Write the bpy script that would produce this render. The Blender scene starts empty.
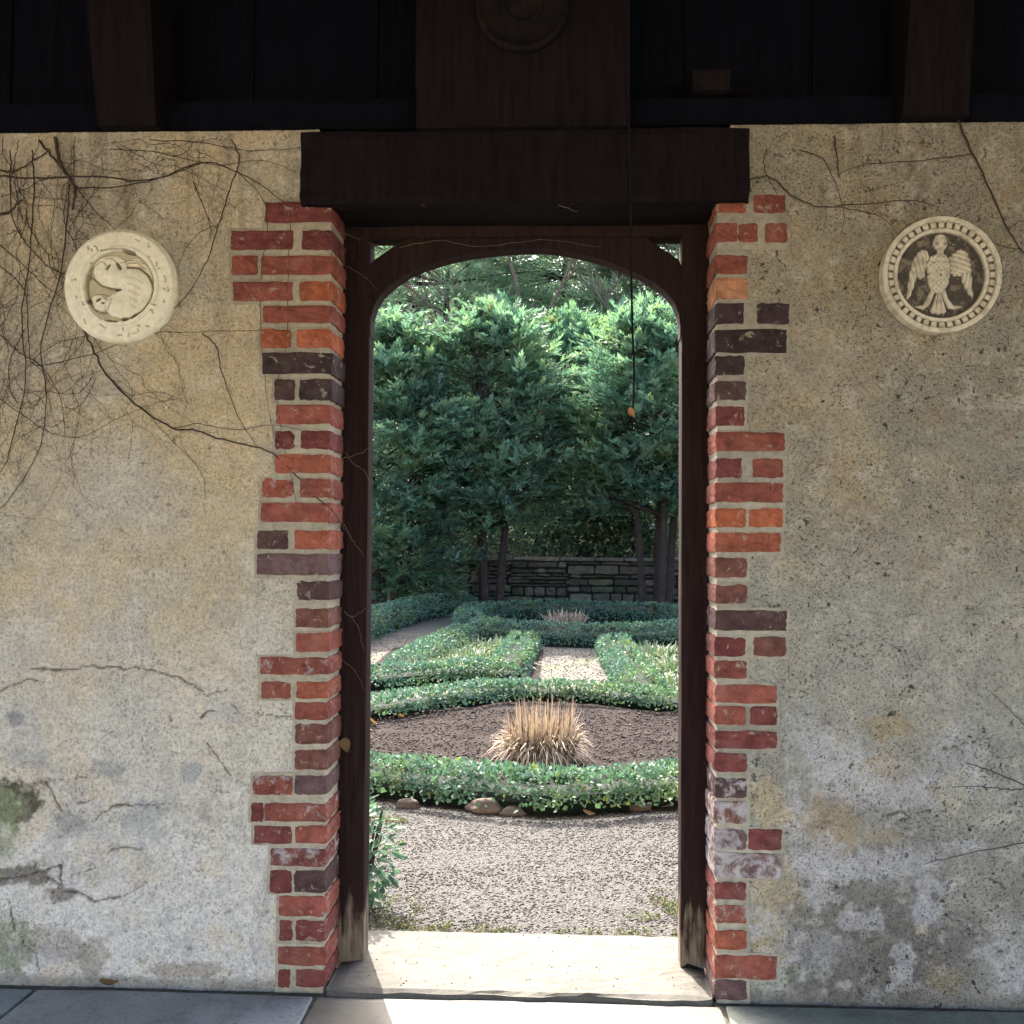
import bpy, bmesh, math, random
import numpy as np
from mathutils import Vector, Matrix, Euler

random.seed(7)
RNG = np.random.default_rng(7)
R = math.radians
scene = bpy.context.scene
COL = scene.collection

# ------------------------------------------------------------------ camera
F = 1142.0                       # focal length in pixels of a 1024 px picture
CAM = Vector((0.0, -3.24, 1.252))
cam_d = bpy.data.cameras.new("camera")
cam_d.sensor_width = 36.0
cam_d.lens = F / 1024.0 * 36.0
cam_d.clip_start = 0.05
cam_d.clip_end = 2000
cam = bpy.data.objects.new("camera", cam_d)
COL.objects.link(cam)
CAMROT = Euler((0, 0, R(2.7))).to_matrix() @ Euler((R(90 + 1.65), 0, 0)).to_matrix() @ Euler((0, 0, R(0.35))).to_matrix()
cam.matrix_world = Matrix.Translation(CAM) @ CAMROT.to_4x4()
scene.camera = cam

# ------------------------------------------------------------------ light
SUN_EL, SUN_AZ = 47.0, -17.0     # sun stands over the garden, a little to the left
world = bpy.data.worlds.new("World")
scene.world = world
world.use_nodes = True
wn = world.node_tree.nodes
wl = world.node_tree.links
bg = wn["Background"]
sky = wn.new("ShaderNodeTexSky")
sky.sky_type = 'NISHITA'
sky.sun_disc = False
sky.sun_elevation = R(SUN_EL)
sky.sun_rotation = R(SUN_AZ)
sky.dust_density = 5.0
sky.air_density = 0.75
sky.ozone_density = 0.3
wl.new(sky.outputs[0], bg.inputs[0])
bg.inputs[1].default_value = 0.15
sun_d = bpy.data.lights.new("sun", 'SUN')
sun_d.energy = 2.6
sun_d.angle = R(0.5)
sun_d.color = (1.0, 0.94, 0.84)
sun = bpy.data.objects.new("sun", sun_d)
COL.objects.link(sun)
_h = R(SUN_AZ)
LDIR = Vector((-math.sin(_h) * math.cos(R(SUN_EL)), -math.cos(_h) * math.cos(R(SUN_EL)), -math.sin(R(SUN_EL))))
sun.rotation_euler = LDIR.to_track_quat('-Z', 'Y').to_euler()
sun.location = (-4, 14, 16)
scene.view_settings.view_transform = 'Standard'
scene.view_settings.look = 'None'
scene.view_settings.gamma = 1
scene.view_settings.exposure = 2.85
scene.cycles.max_bounces = 10
scene.cycles.diffuse_bounces = 6
scene.cycles.transparent_max_bounces = 8

# ------------------------------------------------------------------ geometry helpers
def ray(px, py):
    d = CAMROT @ Vector(((px - 512) / F, -(py - 512) / F, -1.0))
    return d.normalized()

def W(px, py, y=0.0):
    """photo pixel -> point on the vertical plane at distance y behind the wall face"""
    d = ray(px, py)
    t = (y - CAM.y) / d.y
    return CAM + d * t

YW = 13.4                        # retaining wall face
def gz(y):
    y = np.asarray(y, float)
    d = y + 3.24
    z = np.where(d < 6.2, -0.03, -0.03 + 0.04 * (d - 6.2))
    z = np.where(y > YW + 0.25, 0.39 + 0.55 + 0.085 * (y - YW), z)
    z = np.minimum(z, 3.6)
    z = np.where(y < 0.2, -0.06, z)
    return z

def G(px, py, h=0.0):
    """photo pixel -> point on the garden ground (raised by h)"""
    d = ray(px, py)
    lo, hi = 0.3, YW
    for _ in range(50):
        m = (lo + hi) / 2
        p = CAM + d * ((m - CAM.y) / d.y)
        if p.z - (float(gz(m)) + h) > 0: lo = m
        else: hi = m
    return CAM + d * ((lo - CAM.y) / d.y)

def XD(px, dep):
    p = W(px, 545, dep - 3.24)
    y = dep - 3.24
    return Vector((p.x, y, float(gz(y))))

MI = CAMROT.transposed()
def project(x, y, z):
    v = np.stack([np.asarray(x, float) - CAM.x, np.asarray(y, float) - CAM.y, np.asarray(z, float) - CAM.z], -1)
    M = np.array(MI)
    c = v @ M.T
    return 512 + F * c[..., 0] / -c[..., 2], 512 - F * c[..., 1] / -c[..., 2]

def vnoise(x, y, seed):
    r = np.random.default_rng(seed).random((256, 256))
    xi = np.floor(x).astype(int); yi = np.floor(y).astype(int)
    fx = x - xi; fy = y - yi
    fx = fx * fx * (3 - 2 * fx); fy = fy * fy * (3 - 2 * fy)
    a = r[xi % 256, yi % 256]; b = r[(xi + 1) % 256, yi % 256]
    c = r[xi % 256, (yi + 1) % 256]; d = r[(xi + 1) % 256, (yi + 1) % 256]
    return (a * (1 - fx) + b * fx) * (1 - fy) + (c * (1 - fx) + d * fx) * fy

def fbm(x, y, seed, octv=5, gain=0.55):
    s = 0; a = 1.0; t = 0
    for k in range(octv):
        s = s + a * vnoise(x * 2 ** k + 17.3 * k, y * 2 ** k + 5.1 * k, seed + k); t += a; a *= gain
    return s / t

def sstep(a, b, x):
    t = np.clip((x - a) / (b - a), 0, 1)
    return t * t * (3 - 2 * t)

def seg_dist(px, py, pts):
    """distance to a polyline"""
    best = np.full(px.shape, 1e9)
    for (x0, y0), (x1, y1) in zip(pts[:-1], pts[1:]):
        dx, dy = x1 - x0, y1 - y0
        t = np.clip(((px - x0) * dx + (py - y0) * dy) / (dx * dx + dy * dy + 1e-9), 0, 1)
        best = np.minimum(best, np.hypot(px - x0 - t * dx, py - y0 - t * dy))
    return best

def tag(o, label=None, cat=None, group=None, kind=None):
    if label: o["label"] = label
    if cat: o["category"] = cat
    if group: o["group"] = group
    if kind: o["kind"] = kind
    return o

def empty(name, loc, label, cat, group=None):
    o = bpy.data.objects.new(name, None)
    o.empty_display_size = 0.1
    o.location = loc
    COL.objects.link(o)
    return tag(o, label, cat, group)

def mesh(name, V, Fc, mats, parent=None, origin=None, cols=None, midx=None, smooth=False, extra=None):
    """V (n,3) in world space, Fc list of faces or (m,k) array; links ONE object"""
    V = np.asarray(V, float)
    if parent is not None: off = np.array(WLOC(parent))
    elif origin is not None: off = np.array(origin, float)
    else: off = np.zeros(3)
    me = bpy.data.meshes.new(name)
    Vl = V - off
    if isinstance(Fc, np.ndarray):
        m, k = Fc.shape
        me.vertices.add(len(Vl)); me.vertices.foreach_set("co", Vl.ravel())
        me.loops.add(m * k); me.loops.foreach_set("vertex_index", Fc.ravel().astype(np.int32))
        me.polygons.add(m)
        me.polygons.foreach_set("loop_start", np.arange(0, m * k, k, dtype=np.int32))
        me.update(calc_edges=True)
    else:
        me.from_pydata([tuple(v) for v in Vl], [], Fc)
    if not isinstance(mats, (list, tuple)): mats = [mats]
    for mt in mats: me.materials.append(mt)
    if midx is not None: me.polygons.foreach_set("material_index", np.asarray(midx, np.int32))
    if smooth: me.polygons.foreach_set("use_smooth", np.ones(len(me.polygons), bool))
    for nm, arr in (("col", cols),) + tuple((extra or {}).items()):
        if arr is None: continue
        arr = np.asarray(arr, np.float32)
        if arr.ndim == 1: arr = np.stack([arr, arr, arr], -1)
        if arr.shape[1] == 3: arr = np.concatenate([arr, np.ones((len(arr), 1), np.float32)], 1)
        at = me.attributes.new(nm, 'FLOAT_COLOR', 'POINT')
        at.data.foreach_set("color", arr.ravel())
    me.validate()
    o = bpy.data.objects.new(name, me)
    COL.objects.link(o)
    if parent is not None: o.parent = parent
    else: o.location = Vector(off)
    return o

def WLOC(o):
    v = Vector(o.location)
    while o.parent is not None:
        o = o.parent; v = v + o.location
    return v

class MB:
    """collects shapes for one mesh"""
    def __init__(s): s.v = []; s.f = []; s.c = []; s.m = []
    def add(s, V, Fc, col=(1, 1, 1), mi=0):
        n = len(s.v)
        s.v.extend([tuple(p) for p in V]); s.f.extend([tuple(i + n for i in f) for f in Fc])
        s.c.extend([tuple(col)] * len(V)); s.m.extend([mi] * len(Fc))
    def box(s, x0, x1, y0, y1, z0, z1, bev=0.004, jit=0.0, cuts=0, col=(1, 1, 1), mi=0, seed=None, rough=30.0):
        bm = bmesh.new()
        bmesh.ops.create_cube(bm, size=1)
        bmesh.ops.scale(bm, vec=(x1 - x0, y1 - y0, z1 - z0), verts=bm.verts)
        if cuts:
            es = list(bm.edges)
            bmesh.ops.subdivide_edges(bm, edges=es, cuts=cuts, use_grid_fill=True)
        if bev and not cuts: bmesh.ops.bevel(bm, geom=list(bm.edges), offset=bev, segments=2, affect='EDGES', profile=0.6)
        if cuts and bev:
            hx, hy, hz = (x1 - x0) / 2, (y1 - y0) / 2, (z1 - z0) / 2
            for v in bm.verts:
                on = [abs(abs(v.co.x) - hx) < 1e-6, abs(abs(v.co.y) - hy) < 1e-6, abs(abs(v.co.z) - hz) < 1e-6]
                if sum(on) >= 2:
                    k = bev * (0.55 if sum(on) == 2 else 0.8)
                    for i in range(3):
                        if on[i]: v.co[i] -= math.copysign(k, v.co[i])
        rr = random.Random(seed if seed is not None else random.random())
        c = Vector(((x0 + x1) / 2, (y0 + y1) / 2, (z0 + z1) / 2))
        V = []
        for v in bm.verts:
            V.append(v.co + c + Vector((rr.uniform(-jit, jit), rr.uniform(-jit, jit), rr.uniform(-jit, jit))))
        bm.verts.index_update()
        s.add(V, [[v.index for v in f.verts] for f in bm.faces], col, mi)
        bm.free()
    def tube(s, pts, r0, r1=None, sides=6, col=(1, 1, 1), mi=0, cap=True):
        pts = [Vector(p) for p in pts]
        r1 = r0 if r1 is None else r1
        n = len(pts); V = []; Fc = []
        up = Vector((0.13, 0.2, 1)).normalized()
        for i, p in enumerate(pts):
            t = (pts[min(i + 1, n - 1)] - pts[max(i - 1, 0)])
            t = t.normalized() if t.length > 1e-9 else Vector((0, 0, 1))
            a = t.cross(up)
            if a.length < 0.05: a = t.cross(Vector((1, 0, 0)))
            a.normalize(); b = t.cross(a)
            r = r0 + (r1 - r0) * i / max(1, n - 1)
            for k in range(sides):
                an = 2 * math.pi * k / sides
                V.append(p + (a * math.cos(an) + b * math.sin(an)) * r)
        for i in range(n - 1):
            for k in range(sides):
                Fc.append((i * sides + k, i * sides + (k + 1) % sides, (i + 1) * sides + (k + 1) % sides, (i + 1) * sides + k))
        if cap:
            Fc.append(tuple(range(sides))[::-1]); Fc.append(tuple((n - 1) * sides + k for k in range(sides)))
        s.add(V, Fc, col, mi)
    def build(s, name, mats, parent=None, origin=None, smooth=False):
        return mesh(name, s.v, s.f, mats, parent, origin, np.array(s.c), s.m, smooth)

def smooth_path(pts, n=8):
    """Catmull-Rom through the points"""
    P = [Vector(p) for p in pts]; out = []
    P = [P[0] * 2 - P[1]] + P + [P[-1] * 2 - P[-2]]
    for i in range(1, len(P) - 2):
        a, b, c, d = P[i - 1:i + 3]
        for k in range(n):
            t = k / n
            out.append(0.5 * ((2 * b) + (c - a) * t + (2 * a - 5 * b + 4 * c - d) * t * t + (3 * b - a - 3 * c + d) * t ** 3))
    out.append(P[-2])
    return out

# ------------------------------------------------------------------ material helpers
class NT:
    def __init__(s, name):
        s.m = bpy.data.materials.new(name); s.m.use_nodes = True
        s.t = s.m.node_tree; s.n = s.t.nodes; s.b = s.n["Principled BSDF"]; s.out = s.n["Material Output"]
        s.tc = s.n.new("ShaderNodeTexCoord")
    def link(s, a, b): s.t.links.new(a, b)
    def noise(s, scale, detail=6, rough=0.6, dist=0.0, vec=None, stretch=None):
        n = s.n.new("ShaderNodeTexNoise")
        n.inputs["Scale"].default_value = scale; n.inputs["Detail"].default_value = detail
        n.inputs["Roughness"].default_value = rough; n.inputs["Distortion"].default_value = dist
        v = vec or s.tc.outputs["Object"]
        if stretch:
            mp = s.n.new("ShaderNodeMapping"); mp.inputs["Scale"].default_value = stretch
            s.link(v, mp.inputs[0]); v = mp.outputs[0]
        s.link(v, n.inputs["Vector"]); return n.outputs["Fac"]
    def vor(s, scale, feature='F1', vec=None):
        n = s.n.new("ShaderNodeTexVoronoi"); n.feature = feature; n.inputs["Scale"].default_value = scale
        s.link(vec or s.tc.outputs["Object"], n.inputs["Vector"]); return n
    def ramp(s, fac, stops):
        n = s.n.new("ShaderNodeValToRGB"); e = n.color_ramp.elements
        while len(e) < len(stops): e.new(0.5)
        for el, (p, c) in zip(e, stops):
            el.position = p; el.color = (c[0], c[1], c[2], 1) if hasattr(c, '__len__') else (c, c, c, 1)
        s.link(fac, n.inputs[0]); return n.outputs[0]
    def mix(s, fac, a, b, mode='MIX'):
        n = s.n.new("ShaderNodeMix"); n.data_type = 'RGBA'; n.blend_type = mode; n.clamp_factor = True
        for i, v in ((0, fac), (6, a), (7, b)):
            if hasattr(v, 'is_linked'): s.link(v, n.inputs[i])
            elif i == 0: n.inputs[i].default_value = v
            else: n.inputs[i].default_value = (v[0], v[1], v[2], 1)
        return n.outputs[2]
    def math(s, op, a, b=0.0):
        n = s.n.new("ShaderNodeMath"); n.operation = op
        for i, v in ((0, a), (1, b)):
            if hasattr(v, 'is_linked'): s.link(v, n.inputs[i])
            else: n.inputs[i].default_value = v
        return n.outputs[0]
    def attr(s, name="col"):
        n = s.n.new("ShaderNodeAttribute"); n.attribute_name = name; return n
    def sep(s, c):
        n = s.n.new("ShaderNodeSeparateColor"); s.link(c, n.inputs[0]); return n.outputs
    def bump(s, h, strength=0.5, dist=0.01):
        n = s.n.new("ShaderNodeBump"); n.inputs["Strength"].default_value = strength; n.inputs["Distance"].default_value = dist
        s.link(h, n.inputs["Height"]); s.link(n.outputs[0], s.b.inputs["Normal"]); return n
    def color(s, c):
        if hasattr(c, 'is_linked'): s.link(c, s.b.inputs["Base Color"])
        else: s.b.inputs["Base Color"].default_value = (c[0], c[1], c[2], 1)
    def rough(s, r, spec=0.3):
        if hasattr(r, 'is_linked'): s.link(r, s.b.inputs["Roughness"])
        else: s.b.inputs["Roughness"].default_value = r
        s.b.inputs["Specular IOR Level"].default_value = spec

def m_stucco():
    t = NT("stucco")
    c = t.attr().outputs["Color"]
    fine = t.noise(95, 5, 0.7)
    c = t.mix(0.75, c, t.mix(1.0, c, t.ramp(fine, [(0.25, 0.35), (0.5, 1.0), (0.8, 1.45)]), 'MULTIPLY'))
    pits = t.noise(190, 3, 0.6)
    clus = t.ramp(t.noise(7, 5, 0.6), [(0.36, 0.25), (0.56, 1.0)])
    rg = t.sep(t.attr("pit").outputs["Color"])[0]
    pm = t.math('MULTIPLY', t.ramp(pits, [(0.0, 1), (0.33, 0.8), (0.43, 0)]), t.math('MULTIPLY', rg, clus))
    c = t.mix(pm, c, (0.045, 0.038, 0.032))
    big = t.noise(45, 3, 0.6)
    pm2 = t.math('MULTIPLY', t.ramp(big, [(0.0, 1), (0.31, 0.95), (0.37, 0)]), t.math('MULTIPLY', rg, clus))
    c = t.mix(pm2, c, (0.06, 0.05, 0.042))
    t.color(c); t.rough(0.93, 0.15)
    h = t.math('ADD', t.math('MULTIPLY', fine, 1.0), t.math('MULTIPLY', t.noise(30, 6, 0.6), 1.2))
    h = t.math('SUBTRACT', h, t.math('MULTIPLY', pm, 0.5))
    t.bump(h, 0.85, 0.008)
    return t.m

def m_brick():
    t = NT("brick")
    c = t.attr().outputs["Color"]
    n = t.noise(38, 6, 0.65)
    c = t.mix(0.8, c, t.mix(1.0, c, t.ramp(n, [(0.2, 0.45), (0.5, 1.0), (0.85, 1.35)]), 'MULTIPLY'))
    sp = t.noise(170, 3, 0.6)
    c = t.mix(t.ramp(sp, [(0.0, 0.75), (0.32, 0.7), (0.4, 0)]), c, (0.05, 0.025, 0.022))
    wa = t.sep(t.attr("white").outputs["Color"])[0]
    wn_ = t.noise(26, 7, 0.7, 0.3)
    wm = t.ramp(t.math('ADD', wn_, t.math('SUBTRACT', wa, 0.5)), [(0.50, 0), (0.62, 1)])
    c = t.mix(t.math('MULTIPLY', wm, 0.85), c, (0.50, 0.47, 0.45))
    tone = t.noise(15, 6, 0.65, 0.3)
    c = t.mix(t.ramp(tone, [(0.42, 0), (0.66, 0.75)]), c, t.mix(1.0, c, (0.45, 0.40, 0.40), 'MULTIPLY'))
    sm = t.noise(31, 7, 0.72, 0.5)
    c = t.mix(t.ramp(sm, [(0.585, 0), (0.66, 0.8)]), c, (0.40, 0.35, 0.26))
    dust = t.noise(12, 4, 0.6)
    c = t.mix(t.ramp(dust, [(0.55, 0), (0.8, 0.3)]), c, (0.30, 0.24, 0.19))
    t.color(c); t.rough(0.9, 0.2)
    t.bump(t.math('ADD', t.noise(75, 6, 0.7), t.math('MULTIPLY', sp, 0.6)), 0.6, 0.004)
    return t.m

def m_mortar():
    t = NT("mortar")
    c = t.attr().outputs["Color"]
    n = t.noise(60, 5, 0.7)
    c = t.mix(0.7, c, t.mix(1.0, c, t.ramp(n, [(0.2, 0.4), (0.5, 1.0), (0.8, 1.3)]), 'MULTIPLY'))
    d = t.noise(9, 5, 0.6)
    c = t.mix(t.ramp(d, [(0.5, 0), (0.75, 0.5)]), c, (0.16, 0.14, 0.11))
    t.color(c); t.rough(0.95, 0.1)
    t.bump(n, 0.9, 0.006)
    return t.m

def m_wood(name, base, worn=None, wornz=0.0, amt=0.0):
    t = NT(name)
    g = t.noise(7, 8, 0.7, 0.4, stretch=(9, 9, 0.7))
    b2 = tuple(v * 0.45 for v in base); b3 = tuple(v * 1.7 for v in base)
    c = t.ramp(g, [(0.25, b2), (0.5, base), (0.8, b3)])
    if worn:
        z = t.n.new("ShaderNodeSeparateXYZ"); t.link(t.tc.outputs["Object"], z.inputs[0])
        f = t.math('SUBTRACT', wornz, z.outputs[2])
        f = t.math('ADD', t.math('MULTIPLY', f, amt), t.math('MULTIPLY', t.math('SUBTRACT', t.noise(5, 6, 0.6, stretch=(5, 5, 0.9)), 0.5), 2.2))
        wc = t.ramp(t.noise(8, 6, 0.7, stretch=(12, 12, 0.8)), [(0.3, tuple(v * 0.45 for v in worn)), (0.7, worn)])
        c = t.mix(t.ramp(f, [(0.35, 0), (0.7, 1)]), c, wc)
    t.color(c); t.rough(0.85, 0.06)
    t.bump(g, 0.5, 0.006)
    return t.m

def m_leaf(name, dark, light, extra=None, rough=0.38, trans=0.22, spec=0.5, tint=(1.25, 1.45, 0.75), vary=0):
    t = NT(name)
    s = t.sep(t.attr().outputs["Color"])
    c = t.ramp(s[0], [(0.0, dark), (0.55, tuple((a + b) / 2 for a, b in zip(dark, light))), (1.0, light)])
    if extra:
        c = t.mix(t.ramp(s[1], [(1 - extra[1], 0), (1 - extra[1] + 0.01, 1)]), c, extra[0])
    if vary:
        c = t.mix(t.ramp(t.noise(vary, 5, 0.65), [(0.48, 0), (0.66, 0.8)]), c, t.mix(1.0, c, (1.55, 1.22, 0.68), 'MULTIPLY'))
        c = t.mix(t.ramp(t.noise(vary * 1.7, 5, 0.65, 0.3), [(0.52, 0), (0.68, 0.8)]), c, t.mix(1.0, c, (0.55, 0.66, 0.72), 'MULTIPLY'))
    t.color(c); t.rough(rough, spec)
    tr = t.n.new("ShaderNodeBsdfTranslucent")
    t.link(t.mix(1.0, c, tint, 'MULTIPLY'), tr.inputs[0])
    mx = t.n.new("ShaderNodeMixShader"); mx.inputs[0].default_value = trans
    t.link(t.b.outputs[0], mx.inputs[1]); t.link(tr.outputs[0], mx.inputs[2]); t.link(mx.outputs[0], t.out.inputs[0])
    return t.m

def m_plain(name, stops, scale=20, rough=0.85, bump=0.4, bdist=0.005, spec=0.25, detail=6):
    t = NT(name)
    n = t.noise(scale, detail, 0.65)
    t.color(t.ramp(n, stops)); t.rough(rough, spec)
    t.bump(t.noise(scale * 2.5, 6, 0.65), bump, bdist)
    return t.m

def m_attr(name, rough=0.85, scale=60, amt=0.6, bump=0.4, bdist=0.004, spec=0.25):
    t = NT(name)
    c = t.attr().outputs["Color"]
    n = t.noise(scale, 6, 0.65)
    c = t.mix(amt, c, t.mix(1.0, c, t.ramp(n, [(0.2, 0.4), (0.5, 1.0), (0.8, 1.5)]), 'MULTIPLY'))
    t.color(c); t.rough(rough, spec); t.bump(n, bump, bdist)
    return t.m

M = {}
M['stucco'] = m_stucco(); M['brick'] = m_brick(); M['mortar'] = m_mortar()
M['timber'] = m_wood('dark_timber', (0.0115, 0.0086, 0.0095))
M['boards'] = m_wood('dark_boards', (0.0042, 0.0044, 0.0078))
M['frame'] = m_wood('frame_timber', (0.026, 0.0155, 0.0135), worn=(0.30, 0.24, 0.17), wornz=0.30, amt=2.6)
M['vine'] = m_plain('vine_bark', [(0.3, (0.035, 0.024, 0.018)), (0.7, (0.10, 0.07, 0.05))], 40)
M['vine_pale'] = m_plain('dry_tendril', [(0.3, (0.14, 0.09, 0.06)), (0.7, (0.28, 0.20, 0.14))], 40)
M['bark'] = m_plain('bark', [(0.3, (0.016, 0.012, 0.011)), (0.7, (0.055, 0.040, 0.034))], 14, bump=0.8, bdist=0.02)
M['bark_grey'] = m_plain('grey_bark', [(0.3, (0.07, 0.052, 0.043)), (0.7, (0.18, 0.14, 0.115))], 14, bump=0.6, bdist=0.01)
M['cord'] = m_plain('black_cord', [(0.3, (0.012, 0.012, 0.012)), (0.7, (0.014, 0.014, 0.014))], 30, rough=0.9, spec=0.05)
M['leaf_box'] = m_leaf('hedge_leaf', (0.038, 0.088, 0.064), (0.130, 0.225, 0.165), ((0.16, 0.19, 0.05), 0.03), 0.6, 0.25, 0.3, (1.1, 1.3, 0.9), 2.6)
M['leaf_far'] = m_leaf('clipped_leaf', (0.038, 0.092, 0.068), (0.125, 0.220, 0.160), ((0.14, 0.18, 0.05), 0.02), 0.6, 0.25, 0.3, (1.1, 1.3, 0.9), 2.6)
M['leaf_yew'] = m_leaf('yew_leaf', (0.072, 0.150, 0.118), (0.170, 0.280, 0.205), ((0.16, 0.10, 0.05), 0.012), 0.55, 0.45, 0.35, (1.15, 1.3, 0.9), 1.6)
M['leaf_pine'] = m_leaf('conifer_leaf', (0.14, 0.22, 0.165), (0.33, 0.42, 0.30), ((0.30, 0.22, 0.15), 0.05), 0.6, 0.6, 0.3, (1.15, 1.3, 1.0))
M['leaf_shrub'] = m_leaf('shrub_leaf', (0.040, 0.105, 0.085), (0.18, 0.28, 0.21), ((0.62, 0.64, 0.40), 0.16), 0.28, 0.3, 0.6)  # bright pale leaves mixed in as painted sunlight; these shrubs stand in shade
M['leaf_strap'] = m_leaf('strap_leaf', (0.085, 0.135, 0.070), (0.21, 0.27, 0.155), ((0.30, 0.29, 0.20), 0.2), 0.6, 0.18, 0.3, (1.0, 1.15, 0.85))
M['leaf_dry'] = m_leaf('dry_grass', (0.26, 0.20, 0.145), (0.56, 0.47, 0.36), ((0.09, 0.055, 0.035), 0.15), 0.8, 0.12, 0.1, (1.0, 0.92, 0.8))
M['leaf_dead'] = m_leaf('dead_leaf', (0.13, 0.065, 0.03), (0.27, 0.18, 0.08), None, 0.7, 0.2, 0.2, (1.0, 0.85, 0.6))
M['core'] = m_plain('twig_core', [(0.35, (0.010, 0.020, 0.012)), (0.7, (0.022, 0.032, 0.019))], 60, bump=1.0, bdist=0.02)

# ================================================================== ground (structure)
def ground_sheet():
    xs = np.concatenate([np.linspace(-400, -25, 12), np.linspace(-20, 20, 60), np.linspace(25, 400, 12)])
    ys = np.concatenate([np.linspace(-300, -20, 12), np.linspace(-16, 0, 9), [0.19, 0.21], np.linspace(0.5, YW + 0.2, 60), [YW + 0.249, YW + 0.251],
                         np.linspace(YW + 0.6, 60, 60), np.linspace(70, 600, 14)])
    X, Y = np.meshgrid(xs, ys, indexing='ij')
    Z = gz(Y) + np.where(Y > YW + 0.5, (fbm(X * 0.4 + 300, Y * 0.4 + 300, 3) - 0.5) * 0.5, 0) - 0.012
    V = np.stack([X, Y, Z], -1).reshape(-1, 3)
    n, m = len(xs), len(ys)
    i = np.arange(n - 1)[:, None] * m + np.arange(m - 1)[None]
    Fc = np.stack([i, i + m, i + m + 1, i + 1], -1).reshape(-1, 4)
    t = NT("leaf_litter")
    c = t.ramp(t.noise(9, 8, 0.75), [(0.25, (0.045, 0.032, 0.024)), (0.5, (0.17, 0.115, 0.08)), (0.62, (0.28, 0.20, 0.15)), (0.8, (0.10, 0.075, 0.05))])
    t.color(c); t.rough(0.95, 0.1); t.bump(t.noise(14, 8, 0.7), 1.0, 0.05)
    tag(mesh("ground", V, Fc, t.m), kind="structure")
ground_sheet()

def ribbon_sheet(name, polyfun, xs, ys, lift, mat, amp=0.0, seed=1):
    """sheet following the ground; polyfun masks the faces"""
    X, Y = np.meshgrid(xs, ys, indexing='ij')
    Z = gz(Y) + lift + amp * (fbm(X * 6 + 90, Y * 6 + 90, seed) - 0.5)
    V = np.stack([X, Y, Z], -1).reshape(-1, 3)
    n, m = len(xs), len(ys)
    i = np.arange(n - 1)[:, None] * m + np.arange(m - 1)[None]
    Fc = np.stack([i, i + m, i + m + 1, i + 1], -1).reshape(-1, 4)
    cx = V[Fc].mean(1)
    keep = polyfun(cx[:, 0], cx[:, 1])
    return tag(mesh(name, V, Fc[keep], mat, smooth=True), kind="structure")

# gravel
tg = NT("gravel")
v1 = tg.vor(130); v2 = tg.vor(40)
c = tg.ramp(tg.sep(v1.outputs["Color"])[0], [(0.0, (0.048, 0.046, 0.044)), (0.45, (0.068, 0.065, 0.062)), (0.8, (0.086, 0.083, 0.079)), (1.0, (0.115, 0.111, 0.107))])
c = tg.mix(tg.ramp(tg.noise(2.2, 6, 0.65), [(0.45, 0), (0.7, 0.55)]), c, (0.07, 0.057, 0.047))
c = tg.mix(tg.ramp(tg.noise(1.6, 7, 0.7, 0.4), [(0.60, 0), (0.72, 0.6)]), c, (0.06, 0.068, 0.028))
tg.color(c); tg.rough(0.9, 0.25)
tg.bump(tg.math('SUBTRACT', 1.0, v1.outputs["Distance"]), 0.9, 0.012)
M['gravel'] = tg.m
tp = NT("fine_gravel")
vv = tp.vor(70)
c = tp.ramp(tp.sep(vv.outputs["Color"])[0], [(0.0, (0.078, 0.070, 0.058)), (0.6, (0.100, 0.091, 0.077)), (1.0, (0.122, 0.112, 0.096))])
c = tp.mix(tp.ramp(tp.noise(1.7, 7, 0.7, 0.4), [(0.52, 0), (0.70, 0.8)]), c, (0.10, 0.115, 0.035))
tp.color(c); tp.rough(0.9, 0.2); tp.bump(tp.noise(60, 5, 0.7), 0.35, 0.006)
M['fine_gravel'] = tp.m
tm = NT("mulch")
c = tm.ramp(tm.noise(30, 8, 0.75, stretch=(1, 2.2, 1)), [(0.25, (0.022, 0.014, 0.012)), (0.5, (0.026, 0.018, 0.016)), (0.7, (0.046, 0.033, 0.030)), (0.9, (0.075, 0.057, 0.051))])
tm.color(c); tm.rough(0.95, 0.15); tm.bump(tm.noise(35, 8, 0.75), 1.0, 0.03)
M['mulch'] = tm.m

FRONT = [(-2.6, 3.30), (-1.75, 2.95), (-1.2, 2.70), (-0.62, 2.46), (-0.10, 2.28), (0.34, 2.42), (0.75, 2.56), (1.35, 2.80), (2.2, 3.2)]
SECOND = [(-2.6, 4.0), (-1.75, 4.48), (-1.38, 4.63), (-1.02, 5.0), (-0.5, 5.42), (0.0, 5.44), (0.5, 5.25), (0.95, 5.02), (1.5, 4.8), (2.2, 4.2)]
def interp_y(path, x):
    a = np.array(path); return np.interp(x, a[:, 0], a[:, 1])
ribbon_sheet("gravel_path", lambda x, y: (y < 2.75), np.linspace(-7, 7, 60), np.linspace(0.40, 2.8, 60), 0.004, M['gravel'], 0.005, 5)
ribbon_sheet("knot_garden_path", lambda x, y: (y > interp_y(SECOND, x) - 0.05) & (y < 12.6), np.linspace(-6, 6, 60), np.linspace(3.0, 12.6, 60), 0.004, M['fine_gravel'], 0.006, 6)

ribbon_sheet("mulch_bed", lambda x, y: (y > interp_y(FRONT, x) - 0.14) & (y < interp_y(SECOND, x) + 0.05), np.linspace(-2.5, 2.1, 110), np.linspace(2.1, 5.5, 90), 0.012, M['mulch'], 0.05, 8)
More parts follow.
